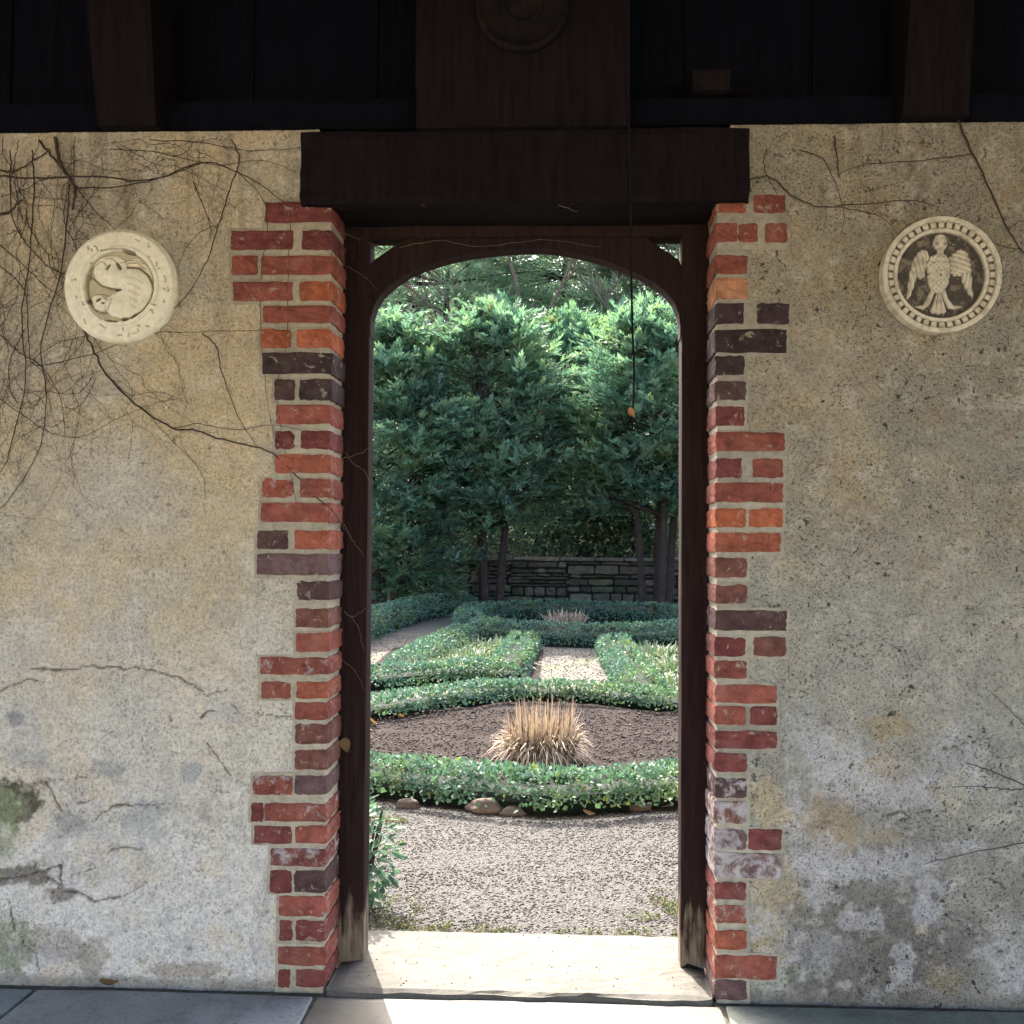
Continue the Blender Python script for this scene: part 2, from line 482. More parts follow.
# planted soil beds inside the knot
BL = [W(372, 545, 6.1), W(470, 545, 8.9)]
ribbon_sheet("soil_bed", lambda x, y: ((x > -1.75) & (x < -0.2) & (y > 6.0) & (y < 8.4)) | ((x > 0.62) & (x < 2.6) & (y > 5.3) & (y < 8.4)), np.linspace(-1.8, 2.6, 90), np.linspace(5.3, 8.5, 70), 0.010, M['mulch'], 0.03, 9)
ribbon_sheet("loop_bed", lambda x, y: (np.abs(x - 0.05) < 1.25) & (y > 8.9) & (y < 11.6), np.linspace(-1.3, 1.4, 50), np.linspace(8.9, 11.6, 50), 0.010, M['mulch'], 0.03, 10)

def pebbles(name, n, xr, yr, s0, s1, mat, lift, cols):
    r = np.random.default_rng(11)
    x = r.uniform(*xr, n); y = r.uniform(*yr, n)
    s = r.uniform(s0, s1, n)
    base = np.array([(1, 0, 0), (-1, 0, 0), (0, 1, 0), (0, -1, 0), (0, 0, 1), (0, 0, -1)], float)
    F8 = np.array([(0, 2, 4), (2, 1, 4), (1, 3, 4), (3, 0, 4), (2, 0, 5), (1, 2, 5), (3, 1, 5), (0, 3, 5)])
    a = r.uniform(0, 6.28, n); ca, sa = np.cos(a), np.sin(a)
    B = base[None] * (np.stack([r.uniform(.7, 1.3, n), r.uniform(.6, 1.0, n), r.uniform(.45, .75, n)], -1) * s[:, None])[:, None]
    B = B + r.normal(0, 0.15, B.shape) * s[:, None, None]
    bx = B[..., 0] * ca[:, None] - B[..., 1] * sa[:, None]; by = B[..., 0] * sa[:, None] + B[..., 1] * ca[:, None]
    V = np.stack([bx + x[:, None], by + y[:, None], B[..., 2] + (gz(y) + lift + s * 0.2)[:, None]], -1).reshape(-1, 3)
    Fc = (F8[None] + (np.arange(n) * 6)[:, None, None]).reshape(-1, 3)
    cc = np.array(cols)[r.integers(0, len(cols), n)] * r.uniform(0.75, 1.2, (n, 1))
    return tag(mesh(name, V, Fc, mat, cols=np.repeat(cc, 6, 0)), kind="stuff")
M['pebble'] = m_attr('pebble', 0.85, 90, 0.4)
pebbles("loose_gravel", 30000, (-1.9, 1.5), (0.46, 2.62), 0.003, 0.0072, M['pebble'], 0.004,
        [(0.090, 0.085, 0.080), (0.080, 0.074, 0.070), (0.108, 0.104, 0.10), (0.066, 0.061, 0.057), (0.092, 0.083, 0.074)])
chips = pebbles("mulch_chips", 9000, (-1.9, 1.5), (2.75, 5.0), 0.004, 0.013, M['pebble'], 0.02,
        [(0.034, 0.022, 0.019), (0.052, 0.036, 0.031), (0.024, 0.016, 0.014), (0.085, 0.064, 0.055)])
pebbles("floor_grit", 160, (-0.6, 0.42), (0.0, 0.44), 0.0012, 0.0034, M['pebble'], 0.067, [(0.06, 0.05, 0.04), (0.10, 0.09, 0.075)])
pebbles("path_grit", 9000, (-2.9, 1.0), (5.6, 9.4), 0.005, 0.011, M['pebble'], 0.004,
        [(0.100, 0.091, 0.077), (0.092, 0.083, 0.070), (0.110, 0.101, 0.087)])

# ================================================================== porch floor (structure)
XL = W(330, 600).x
XR = W(714, 600).x
def floor_pt(px, py):
    d = ray(px, py); t = -CAM.z / d.z
    return CAM + d * t
tb = NT("bluestone")
c = tb.attr().outputs["Color"]
n = tb.noise(6, 7, 0.65, 0.3)
c = tb.mix(0.9, c, tb.mix(1.0, c, tb.ramp(n, [(0.25, 0.6), (0.5, 1.0), (0.8, 1.35)]), 'MULTIPLY'))
c = tb.mix(tb.ramp(tb.noise(3.1, 6, 0.6), [(0.56, 0), (0.7, 0.35)]), c, (0.15, 0.16, 0.11))
c = tb.mix(tb.ramp(tb.noise(90, 3, 0.6), [(0.0, 0.6), (0.36, 0.5), (0.42, 0)]), c, (0.05, 0.05, 0.045))
c = tb.mix(tb.ramp(tb.noise(11, 7, 0.7, 0.6), [(0.52, 0), (0.66, 0.5)]), c, (0.10, 0.105, 0.10))
tb.color(c); tb.rough(tb.ramp(n, [(0.3, 0.45), (0.7, 0.75)]), 0.4)
tb.bump(tb.noise(22, 7, 0.65), 0.5, 0.006)
M['bluestone'] = tb.m
fl = MB()
jl = floor_pt(37, 990).x
rows = [(-0.045, -0.72, [-4.2, -2.6, jl - 0.02, XL - 0.02, XR + 0.02, 1.55, 2.9, 4.2]), (-0.73, -1.45, [-4.2, -2.9, -1.9, -0.7, 0.35, 1.4, 2.6, 4.2]),
        (-1.46, -2.2, [-4.2, -2.4, -1.3, -0.2, 0.9, 2.0, 3.1, 4.2]), (-2.21, -3.1, [-4.2, -2.9, -1.7, -0.5, 0.6, 1.8, 3.0, 4.2]), (-3.11, -4.4, [-4.2, -2.6, -1.2, 0.2, 1.5, 2.9, 4.2])]
rr = random.Random(3)
for ri, (ya, yb, bx) in enumerate(rows):
    for k in range(len(bx) - 1):
        base = rr.choice([(0.20, 0.225, 0.24), (0.18, 0.21, 0.21), (0.22, 0.235, 0.24)])
        if ri == 0 and k == 3: base = (0.088, 0.085, 0.068)
        if ri == 0 and k == 4: base = (0.18, 0.21, 0.185)
        zt = rr.uniform(-0.003, 0.002) - (0.004 if ri == 0 else 0)
        fl.box(bx[k] + 0.004, bx[k + 1] - 0.004, yb + 0.003, ya, -0.05, zt, 0.006, 0.0012, 3, base, seed=ri * 20 + k)
tag(fl.build("porch_floor", M['bluestone']), kind="structure")
fb = MB(); fb.box(-4.3, 4.3, -4.45, 0.19, -0.09, -0.018, 0)
tag(fb.build("floor_bed", m_plain('floor_joint', [(0.3, (0.035, 0.032, 0.026)), (0.7, (0.11, 0.10, 0.08))], 40)), kind="structure")
# added unseen paving behind the camera, toned dark to control bounce on the plaster
cb = MB(); cb.box(-16, 16, -11.99, -4.46, -0.12, -0.03, 0)
tag(cb.build("courtyard_paving", m_plain('pale_paving', [(0.3, (0.085, 0.08, 0.06)), (0.7, (0.13, 0.12, 0.09))], 3)), kind="structure")

# added unseen wall behind the camera, bouncing warm sunlight onto the shaded plaster
hw = MB(); hw.box(-9, 9, -12.6, -12.0, -0.1, 2.1, 0.02)
tag(hw.build("court_wall", m_plain('cream_render', [(0.3, (0.50, 0.455, 0.37)), (0.7, (0.60, 0.55, 0.46))], 4), origin=(0, -12.3, 0)), "sunlit cream rendered low wall across the court behind the viewer", "wall")

# doorstep slab
ds = MB()
ds.box(XL + 0.004, XR - 0.003, -0.036, 0.475, -0.12, 0.006, 0.012, 0.0015, 24, (0.105, 0.101, 0.088), seed=4)
ds.v = [(x, y + (0.022 * (float(vnoise(np.array([x * 9 + 50]), np.array([3.3]), 61)[0]) - 0.5) + 0.012 * (float(vnoise(np.array([x * 31 + 50]), np.array([8.3]), 62)[0]) - 0.5) if y < -0.02 else 0), z) for x, y, z in ds.v]
tds = NT("step_stone")
c = tds.attr().outputs["Color"]
n = tds.noise(9, 8, 0.65, 0.2)
c = tds.mix(0.9, c, tds.mix(1.0, c, tds.ramp(n, [(0.25, 0.6), (0.5, 1.0), (0.8, 1.2)]), 'MULTIPLY'))
c = tds.mix(tds.ramp(tds.noise(14, 6, 0.6), [(0.6, 0), (0.74, 0.6)]), c, (0.085, 0.072, 0.055))
c = tds.mix(tds.ramp(tds.noise(120, 3, 0.6), [(0.0, 0.7), (0.34, 0.6), (0.40, 0)]), c, (0.035, 0.03, 0.025))
c = tds.mix(tds.ramp(tds.noise(4.5, 7, 0.7, 0.5), [(0.50, 0), (0.68, 0.55)]), c, (0.062, 0.054, 0.042))
tds.color(c); tds.rough(0.85, 0.25); tds.bump(tds.noise(30, 7, 0.65), 0.6, 0.006)
tag(ds.build("doorstep", tds.m, origin=(0, 0.2, 0)), "pale worn stone slab filling the doorway floor, in the sun", "doorstep")

# ================================================================== stucco walls with brick jambs
WTOP = (W(150, 132).z + W(880, 123).z) / 2
def blob(px, py, cx, cy, rx, ry, soft=0.5, warp=None):
    d = np.sqrt(((px - cx) / rx) ** 2 + ((py - cy) / ry) ** 2)
    if warp is not None: d = d + warp
    return 1 - sstep(1 - soft, 1 + soft, d)

def lerp(c, col, m):
    return c * (1 - m[..., None]) + np.array(col) * m[..., None]

CRACKS_L = [([(0, 692), (14, 684), (30, 680), (45, 682)], 3.2), ([(20, 668), (50, 670), (90, 667), (150, 670), (178, 678), (192, 686), (207, 696)], 2.2), ([(207, 695), (226, 689)], 1.6),
            ([(200, 718), (214, 709)], 2.4), ([(258, 712), (278, 717), (292, 717)], 1.5), ([(44, 782), (52, 795), (61, 812)], 2.4), ([(44, 782), (75, 779), (90, 776)], 1.3),
            ([(94, 820), (103, 812), (112, 805), (140, 806), (172, 804)], 2.0), ([(108, 853), (122, 849), (142, 849)], 1.5), ([(66, 891), (82, 894), (96, 903), (110, 898), (124, 898)], 4.2),
            ([(122, 899), (134, 890), (145, 883)], 1.4), ([(8, 900), (14, 928), (22, 945), (36, 955), (40, 975)], 1.6), ([(0, 880), (20, 876), (45, 872), (60, 864), (62, 884), (48, 878)], 3.2),
            ([(170, 715), (172, 728)], 1.4), ([(198, 735), (214, 752), (230, 775)], 1.8), ([(80, 872), (96, 868)], 1.5), ([(98, 800), (60, 805)], 0.8), ([(60, 440), (95, 452)], 0.8)]
CRACKS_R = [([(888, 815), (902, 812), (912, 818), (900, 821)], 3.5), ([(916, 814), (930, 812)], 2.2), ([(990, 880), (1000, 884), (1006, 888)], 3.0), ([(940, 752), (970, 742), (995, 735)], 0.9),
            ([(945, 800), (948, 815), (962, 824)], 1.0), ([(1000, 985), (1012, 978)], 1.5), ([(996, 955), (1004, 952)], 2.5)]

def stucco_wall(side):
    left = side == 'L'
    if left:
        xs = np.concatenate([np.linspace(-4.2, -1.72, 24), np.arange(-1.70, XL - 0.048, 0.0042), [XL - 0.045]])
        xe0, xe1 = -4.2, XL - 0.045
    else:
        xs = np.concatenate([[XR + 0.045], np.arange(XR + 0.048, 1.52, 0.0042), np.linspace(1.54, 4.2, 24)])
        xe0, xe1 = XR + 0.045, 4.2
    zs = np.linspace(-0.04, WTOP, 590)
    X, Z = np.meshgrid(xs, zs, indexing='ij')
    px, py = project(X, 0 * X, Z)
    sd = 100 if left else 200
    big = fbm(X * 3 + 40, Z * 3 + 40, sd + 1); mid = fbm(X * 10 + 60, Z * 10 + 60, sd + 2); fin = fbm(X * 40 + 90, Z * 40 + 90, sd + 3, 4)
    wp = (fbm(X * 7 + 20, Z * 7 + 20, sd + 4, 6, 0.65) - 0.5) * 1.7
    wp2 = (fbm(X * 16 + 20, Z * 16 + 20, sd + 6, 5, 0.65) - 0.5) * 1.7
    wp3 = (fbm(X * 14 + 50, Z * 14 + 70, sd + 16, 7, 0.74) - 0.5) * 1.6
    disp = (mid - 0.5) * 0.006 + (fin - 0.5) * 0.005 + (big - 0.5) * 0.008
    pit = np.full(X.shape, 0.50 if left else 1.0)
    if left:
        c = np.zeros(X.shape + (3,)) + np.array((0.42, 0.37, 0.265))
        c = lerp(c, (0.47, 0.39, 0.25), sstep(0.42, 0.62, mid) * 0.8)
        c = lerp(c, (0.37, 0.345, 0.265), sstep(0.48, 0.62, big) * 0.7)
        c = lerp(c, (0.48, 0.37, 0.205), blob(px, py, 205, 400, 75, 90, 0.6, wp) * 0.65)
        c = lerp(c, (0.46, 0.37, 0.22), blob(px, py, 130, 520, 120, 90, 0.7, wp) * 0.6)
        c = lerp(c, (0.42, 0.415, 0.36), blob(px, py, 120, 500, 60, 50, 0.7, wp) * 0.6)
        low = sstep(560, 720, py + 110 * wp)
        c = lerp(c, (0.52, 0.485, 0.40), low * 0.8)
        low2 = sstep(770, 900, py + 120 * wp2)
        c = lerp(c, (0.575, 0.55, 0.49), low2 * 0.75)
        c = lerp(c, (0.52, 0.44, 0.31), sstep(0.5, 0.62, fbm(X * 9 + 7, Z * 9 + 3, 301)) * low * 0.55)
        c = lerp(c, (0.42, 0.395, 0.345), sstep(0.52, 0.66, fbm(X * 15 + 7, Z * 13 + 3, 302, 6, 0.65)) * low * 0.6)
        for (a, b, rx, ry, col, k) in [(15, 803, 26, 26, (0.075, 0.068, 0.040), 0.95), (22, 875, 36, 12, (0.10, 0.085, 0.06), 0.8), (10, 945, 22, 32, (0.13, 0.16, 0.065), 0.7),
                                       (0, 830, 22, 40, (0.22, 0.25, 0.13), 0.6), (72, 822, 18, 14, (0.22, 0.21, 0.19), 0.6), (105, 768, 18, 10, (0.27, 0.26, 0.235), 0.6),
                                       (16, 720, 10, 9, (0.19, 0.19, 0.19), 0.7), (60, 945, 40, 18, (0.24, 0.225, 0.20), 0.5), (92, 955, 14, 24, (0.25, 0.20, 0.14), 0.6),
                                       (140, 822, 22, 22, (0.30, 0.31, 0.29), 0.6), (30, 758, 24, 12, (0.32, 0.31, 0.28), 0.6), (185, 970, 40, 7, (0.24, 0.19, 0.13), 0.6),
                                       (190, 770, 16, 10, (0.29, 0.30, 0.30), 0.6), (60, 893, 16, 8, (0.12, 0.09, 0.065), 0.7), (205, 810, 8, 10, (0.28, 0.22, 0.17), 0.5)]:
            c = lerp(c, col, blob(px, py, a, b, rx, ry, 0.22, wp3 * 1.5) * k)
        # green-grey damp streak under the roof and rusty streak above the roundel
        c = lerp(c, (0.25, 0.19, 0.125), blob(px, py, 128, 185, 14, 55, 0.7, wp * 0.6) * 0.45)
        disp = disp - 0.004 * blob(px, py, 15, 803, 26, 26, 0.3, wp2 * 0.9) + 0.003 * low2 * (mid - 0.4)
        cracks = CRACKS_L
        # plaster ribs: trowelled unevenness at the bottom
        disp = disp + low * (fbm(X * 6, Z * 9, 330) - 0.5) * 0.018
    else:
        c = np.zeros(X.shape + (3,)) + np.array((0.35, 0.315, 0.22))
        c = lerp(c, (0.40, 0.345, 0.23), sstep(0.45, 0.62, mid) * 0.7)
        c = lerp(c, (0.285, 0.27, 0.205), sstep(0.46, 0.62, big) * 0.7)
        c = lerp(c, (0.36, 0.235, 0.12), sstep(0.53, 0.70, fbm(X * 8 + 7, Z * 8 + 3, 401, 6, 0.65)) * 0.30)
        c = lerp(c, (0.40, 0.40, 0.345), sstep(500, 640, py + 100 * wp) * 0.5)
        low = sstep(690, 800, py + 110 * wp)
        c = lerp(c, (0.285, 0.27, 0.225), low * 0.8)
        c = lerp(c, (0.20, 0.185, 0.155), blob(px, py, 885, 925, 130, 90, 0.35, wp3 * 0.9) * 0.95)
        c = lerp(c, (0.15, 0.14, 0.115), blob(px, py, 860, 955, 85, 48, 0.4, wp3) * 0.75)
        for (a, b, rx, ry, col, k) in [(845, 765, 40, 24, (0.51, 0.495, 0.47), 0.8), (900, 790, 60, 16, (0.49, 0.475, 0.45), 0.75), (950, 760, 26, 26, (0.43, 0.42, 0.40), 0.75),
                                       (797, 830, 12, 30, (0.56, 0.545, 0.52), 0.8), (840, 860, 45, 20, (0.50, 0.485, 0.46), 0.75), (915, 865, 40, 16, (0.46, 0.45, 0.43), 0.7),
                                       (925, 910, 16, 14, (0.48, 0.475, 0.46), 0.8), (800, 735, 16, 26, (0.45, 0.45, 0.45), 0.55), (815, 945, 34, 18, (0.41, 0.40, 0.38), 0.6),
                                       (890, 730, 24, 14, (0.40, 0.30, 0.15), 0.7), (884, 768, 18, 12, (0.36, 0.27, 0.13), 0.7), (825, 825, 26, 22, (0.33, 0.235, 0.12), 0.7), (875, 835, 22, 10, (0.37, 0.30, 0.18), 0.6),
                                       (767, 800, 16, 24, (0.44, 0.36, 0.21), 0.85), (770, 905, 20, 50, (0.45, 0.37, 0.225), 0.85), (760, 980, 24, 16, (0.33, 0.36, 0.23), 0.7),
                                       (955, 800, 14, 28, (0.44, 0.40, 0.29), 0.8), (990, 800, 30, 26, (0.42, 0.40, 0.32), 0.7), (970, 890, 30, 30, (0.41, 0.395, 0.32), 0.65), (1005, 960, 24, 40, (0.43, 0.42, 0.36), 0.75),
                                       (1010, 900, 20, 12, (0.23, 0.205, 0.165), 0.7), (945, 980, 14, 12, (0.33, 0.26, 0.15), 0.7), (845, 985, 6, 5, (0.5, 0.47, 0.4), 0.8), (922, 930, 5, 4, (0.48, 0.42, 0.30), 0.8)]:
            c = lerp(c, col, blob(px, py, a, b, rx * 1.1, ry * 1.1, 0.45, wp3 * 2.0) * k * 0.85)
        c = lerp(c, (0.48, 0.465, 0.44), sstep(0.58, 0.68, fbm(X * 14 + 7, Z * 14 + 3, 402)) * low * 0.6)
        cracks = CRACKS_R
        disp = disp + low * (mid - 0.5) * 0.006
    drip = fbm(X * 22 + 15, Z * 1.8 + 15, sd + 41, 5, 0.6)
    c = lerp(c, (0.20, 0.175, 0.125), sstep(0.52, 0.70, drip) * sstep(1.5, 2.4, Z) * 0.55)
    mot = fbm(X * 24 + 5, Z * 24 + 9, sd + 43, 6, 0.7)
    c = lerp(c, (0.27, 0.25, 0.20), sstep(0.54, 0.68, mot) * (0.28 if left else 0.45))
    c = lerp(c, (0.58, 0.54, 0.44), sstep(0.56, 0.72, 1 - mot) * 0.35)
    wob = (fbm(X * 45 + 5, Z * 45 + 5, sd + 9, 3) - 0.5) * 6
    wob2 = (fbm(X * 45 + 35, Z * 45 + 65, sd + 19, 3) - 0.5) * 6
    cm = np.zeros(X.shape)
    for pts, w in cracks:
        d = seg_dist(px + wob, py + wob2, pts)
        wv = w * (0.25 + 1.5 * np.clip(fbm(X * 25 + 15, Z * 25 + 25, sd + 29, 3) - 0.15, 0.05, 1))
        k = 1 - sstep(wv * 0.2, wv * 0.6, d)
        cm = np.maximum(cm, k)
        disp = disp - 0.007 * k
    c = lerp(c, (0.075, 0.06, 0.045), cm * 0.8)
    # darker line where plaster meets floor
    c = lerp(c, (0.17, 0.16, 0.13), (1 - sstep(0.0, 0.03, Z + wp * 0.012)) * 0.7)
    c = np.clip(c * ((1.20 if left else 0.96) + 0.26 * fin[..., None]), 0.02, 0.75)
    disp = disp + (fbm(X * 130 + 11, Z * 130 + 11, sd + 31, 2) - 0.5) * 0.0042
    near = sstep(240, 256, px) if left else 1 - sstep(786, 800, px)
    disp = np.where(near > 0, disp * (1 - near) + np.minimum(disp, 0.0015) * near, disp)
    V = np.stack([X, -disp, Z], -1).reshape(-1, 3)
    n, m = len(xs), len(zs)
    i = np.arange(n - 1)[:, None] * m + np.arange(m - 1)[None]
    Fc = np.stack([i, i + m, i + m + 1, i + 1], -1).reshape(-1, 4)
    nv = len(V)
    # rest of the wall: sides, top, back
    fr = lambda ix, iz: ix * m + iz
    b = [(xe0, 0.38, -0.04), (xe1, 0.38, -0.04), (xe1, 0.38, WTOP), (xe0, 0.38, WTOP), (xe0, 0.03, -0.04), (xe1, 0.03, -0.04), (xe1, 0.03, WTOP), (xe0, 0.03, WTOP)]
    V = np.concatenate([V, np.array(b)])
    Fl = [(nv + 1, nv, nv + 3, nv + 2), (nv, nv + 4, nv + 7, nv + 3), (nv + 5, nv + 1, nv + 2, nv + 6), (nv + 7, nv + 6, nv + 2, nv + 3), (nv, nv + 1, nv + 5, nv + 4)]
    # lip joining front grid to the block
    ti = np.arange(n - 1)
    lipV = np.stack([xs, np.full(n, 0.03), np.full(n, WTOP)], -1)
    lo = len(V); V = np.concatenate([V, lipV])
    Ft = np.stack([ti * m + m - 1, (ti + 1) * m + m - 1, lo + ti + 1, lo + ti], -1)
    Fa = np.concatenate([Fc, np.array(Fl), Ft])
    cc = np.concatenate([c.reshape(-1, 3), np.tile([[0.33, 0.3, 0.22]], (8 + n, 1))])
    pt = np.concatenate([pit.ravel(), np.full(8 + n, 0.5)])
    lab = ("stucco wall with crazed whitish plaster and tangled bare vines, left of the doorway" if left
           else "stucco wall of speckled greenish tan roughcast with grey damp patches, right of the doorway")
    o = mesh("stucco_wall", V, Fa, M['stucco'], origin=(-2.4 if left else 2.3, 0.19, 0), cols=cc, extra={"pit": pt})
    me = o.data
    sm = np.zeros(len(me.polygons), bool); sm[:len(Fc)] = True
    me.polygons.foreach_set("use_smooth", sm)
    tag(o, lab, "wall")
    return o
wall_l = stucco_wall('L')
wall_r = stucco_wall('R')

BC = {'r': (0.30, 0.094, 0.064), 'd': (0.20, 0.060, 0.050), 'o': (0.46, 0.135, 0.060), 'b': (0.20, 0.085, 0.060), 'p': (0.062, 0.040, 0.038), 'm': (0.165, 0.100, 0.092), 'q': (0.10, 0.055, 0.05), 'k': (0.50, 0.24, 0.125), 'R': (0.37, 0.115, 0.066)}
ROWS_L = [(203, 223, [(266, 0, 'd', 0)]), (231.5, 250, [(232, 293, 'd', 0), (303, 0, 'd', 0)]), (256.5, 275, [(232.5, 257.5, 'r', 0), (262, 0, 'r', 0)]),
          (282.5, 301, [(234, 293, 'r', .03), (300.6, 0, 'o', 0)]), (306.5, 323, [(264, 0, 'r', 0)]), (330, 348, [(262, 291, 'o', .12), (298, 0, 'o', .04)]),
          (353, 374, [(263, 0, 'p', 0)]), (380, 400, [(275.6, 295, 'q', 0), (300.6, 0, 'p', 0)]), (405, 424, [(277, 0, 'r', 0)]), (431.5, 449, [(276, 295, 'd', 0), (302, 0, 'd', .06)]),
          (455, 473, [(276, 0, 'R', .03)]), (479, 497.5, [(263, 294, 'R', .14), (301, 0, 'r', .02)]), (503, 522, [(262, 0, 'r', 0)]), (530.6, 549, [(258, 288, 'q', 0), (295.6, 0, 'R', 0)]),
          (554, 575, [(258, 0, 'm', 0)]), (581.6, 600, [(298, 0, 'q', 0)]), (609, 627, [(297, 0, 'b', 0)]), (633, 651, [(297, 0, 'r', 0)]), (657.5, 674, [(261, 0, 'r', .12)]),
          (681.6, 698, [(262, 291, 'r', 0), (297.5, 0, 'R', 0)]), (702.5, 719, [(296, 0, 'r', 0)]), (724, 743.5, [(296, 0, 'b', 0)]), (750, 769, [(296, 0, 'b', 0)]),
          (775.5, 794, [(254, 292.5, 'r', .16), (296, 0, 'm', 0)]), (803, 820.6, [(252, 263, 'd', 0), (266, 0, 'r', .13)]), (825.5, 842.5, [(255, 291.7, 'd', 0), (296, 0, 'r', 0)]),
          (848, 865, [(272, 0, 'd', .17)]), (870, 892, [(270.6, 291.7, 'd', 0), (295, 0, 'q', 0)]), (896, 915, [(280, 0, 'r', 0)]), (920, 940, [(280, 292.5, 'd', 0), (297, 0, 'd', .09)]),
          (946, 964, [(279, 0, 'r', .09)]), (969, 986, [(279, 290, 'd', 0), (296.6, 0, 'd', 0)])]
ROWS_R = [(196, 213, [(0, 745, 'R', .1), (754, 784, 'r', .14)]), (224, 242.5, [(0, 737, 'r', 0), (738.5, 757, 'r', 0), (765, 786, 'r', 0)]), (256, 274, [(0, 746.6, 'r', 0)]), (279, 299, [(0, 747, 'k', 0)]),
          (304, 324, [(0, 743, 'p', 0), (757.5, 788, 'p', 0)]), (330, 353, [(0, 786, 'p', 0)]), (356.6, 375, [(0, 743.5, 'p', 0)]), (381.6, 400, [(0, 745, 'q', 0)]), (407, 426, [(0, 743.5, 'd', 0)]),
          (432.5, 451, [(0, 784, 'r', 0)]), (459, 477.5, [(0, 741, 'd', 0), (753, 782, 'r', 0)]), (483, 502, [(0, 782, 'r', 0)]), (509, 527, [(0, 745, 'o', 0), (749, 782, 'o', 0)]),
          (533, 552, [(0, 780, 'R', 0)]), (558, 577, [(0, 746, 'b', 0)]), (585, 603, [(0, 746, 'b', 0)]), (610.6, 630, [(0, 785.6, 'q', 0)]), (637, 655.6, [(0, 745, 'd', 0), (754, 785, 'b', 0)]),
          (660.6, 678, [(0, 746, 'r', 0)]), (684.7, 703, [(0, 775.6, 'r', .03)]), (706.6, 724, [(0, 745, 'r', .06), (750.6, 776, 'd', 0)]), (731, 748, [(0, 776, 'd', .03)]), (753, 770.6, [(0, 746, 'd', .08)]),
          (778, 797, [(0, 746, 'q', .15)]), (801, 822, [(0, 746, 'b', .32)]), (829, 849, [(0, 746, 'm', .30), (748.5, 781, 'd', .06)]), (853, 876.6, [(0, 780, 'm', .26)]), (882, 898.5, [(0, 745, 'd', .09)]),
          (905, 922, [(0, 745, 'r', .17)]), (930, 948, [(0, 746, 'R', 0)]), (955, 978, [(0, 776, 'r', .06)]), (980, 999, [(0, 746, 'm', .02)])]
JD = 0.188
def brick_jamb(wall, rows, left):
    bk = MB(); wh = []
    mt = MB()
    r_ = random.Random(21 if left else 22)
    ext = []
    for yt, yb, bs in rows:
        for i, (a, b, cc, w) in enumerate(bs):
            a_ = a or 714; b_ = b or 330
            ym = (yt + yb) / 2; xm = (a_ + b_) / 2
            z1 = W(xm, yt).z; z0 = W(xm, yb).z
            x0 = W(a_, ym).x if a else XR + r_.uniform(-0.003, 0.002)
            x1 = W(b_, ym).x if b else XL + r_.uniform(-0.002, 0.003)
            corner = (not a) or (not b)
            col = np.array(BC[cc]) * r_.uniform(0.88, 1.12)
            n0 = len(bk.v)
            yf = -0.0100 + r_.uniform(-0.002, 0.0015)
            bk.box(x0 - (0.0035 if a else 0), x1 + (0.0035 if b else 0), yf, (JD if corner else 0.09), z0 - 0.0032, z1 + 0.0032, 0.0045, 0.0021, 5, col, 0, r_.random())
            wh += [min(0.57, w * 1.4 + (0.27 if w else r_.uniform(-0.1, 0.14)))] * (len(bk.v) - n0)
            ext.append((min(z0, z1), max(z0, z1), x0, x1))
    # mortar: one bed per course, reaching from the jamb corner to the outer brick end
    mcol = (0.44, 0.395, 0.285) if left else (0.40, 0.365, 0.275)
    zb = -0.03
    for k in range(len(rows)):
        pass
    byrow = {}
    for e, (yt, yb, bs) in zip(range(len(rows)), rows):
        xs0 = min([W(a, (yt + yb) / 2).x for a, b, _, _ in bs if a] + ([XR] if not left else [9])) if not left else min(W(a, (yt + yb) / 2).x for a, b, _, _ in bs)
        xs1 = max([W(b, (yt + yb) / 2).x for a, b, _, _ in bs if b]) if not left else XL
        byrow[e] = (xs0, xs1, W(520, yt).z if False else W((700 if not left else 300), yt).z, W((740 if not left else 300), yb).z)
    N = len(rows)
    for e in range(N):
        x0, x1, zt, zbm = byrow[e]
        top = zt + 0.012 if e == 0 else (zt + byrow[e - 1][3]) / 2
        bot = 0.0 - 0.02 if e == N - 1 else (zbm + byrow[e + 1][2]) / 2
        pad = 0.012
        if left: mt.box(x0 - pad, XL - 0.006, -0.0045 - 0.0008 * (e % 2), JD - 0.004 - 0.0008 * (e % 2), bot - 0.004, top, 0.003, 0.0011, 7, np.array(mcol) * r_.uniform(0.85, 1.1), 1, e)
        else: mt.box(XR + 0.006, x1 + pad, -0.0045 - 0.0008 * (e % 2), JD - 0.004 - 0.0008 * (e % 2), bot - 0.004, top, 0.003, 0.0011, 7, np.array(mcol) * r_.uniform(0.85, 1.1), 1, e)
    n0 = len(bk.v)
    bk.add(mt.v, mt.f, (0, 0, 0), 1)
    bk.c[n0:] = mt.c
    wh += [0.0] * len(mt.v)
    o = mesh("brick_jamb", bk.v, bk.f, [M['brick'], M['mortar']], wall, None, np.array(bk.c), bk.m, extra={"white": np.array(wh)})
    return o
brick_jamb(wall_l, ROWS_L, True)
brick_jamb(wall_r, ROWS_R, False)

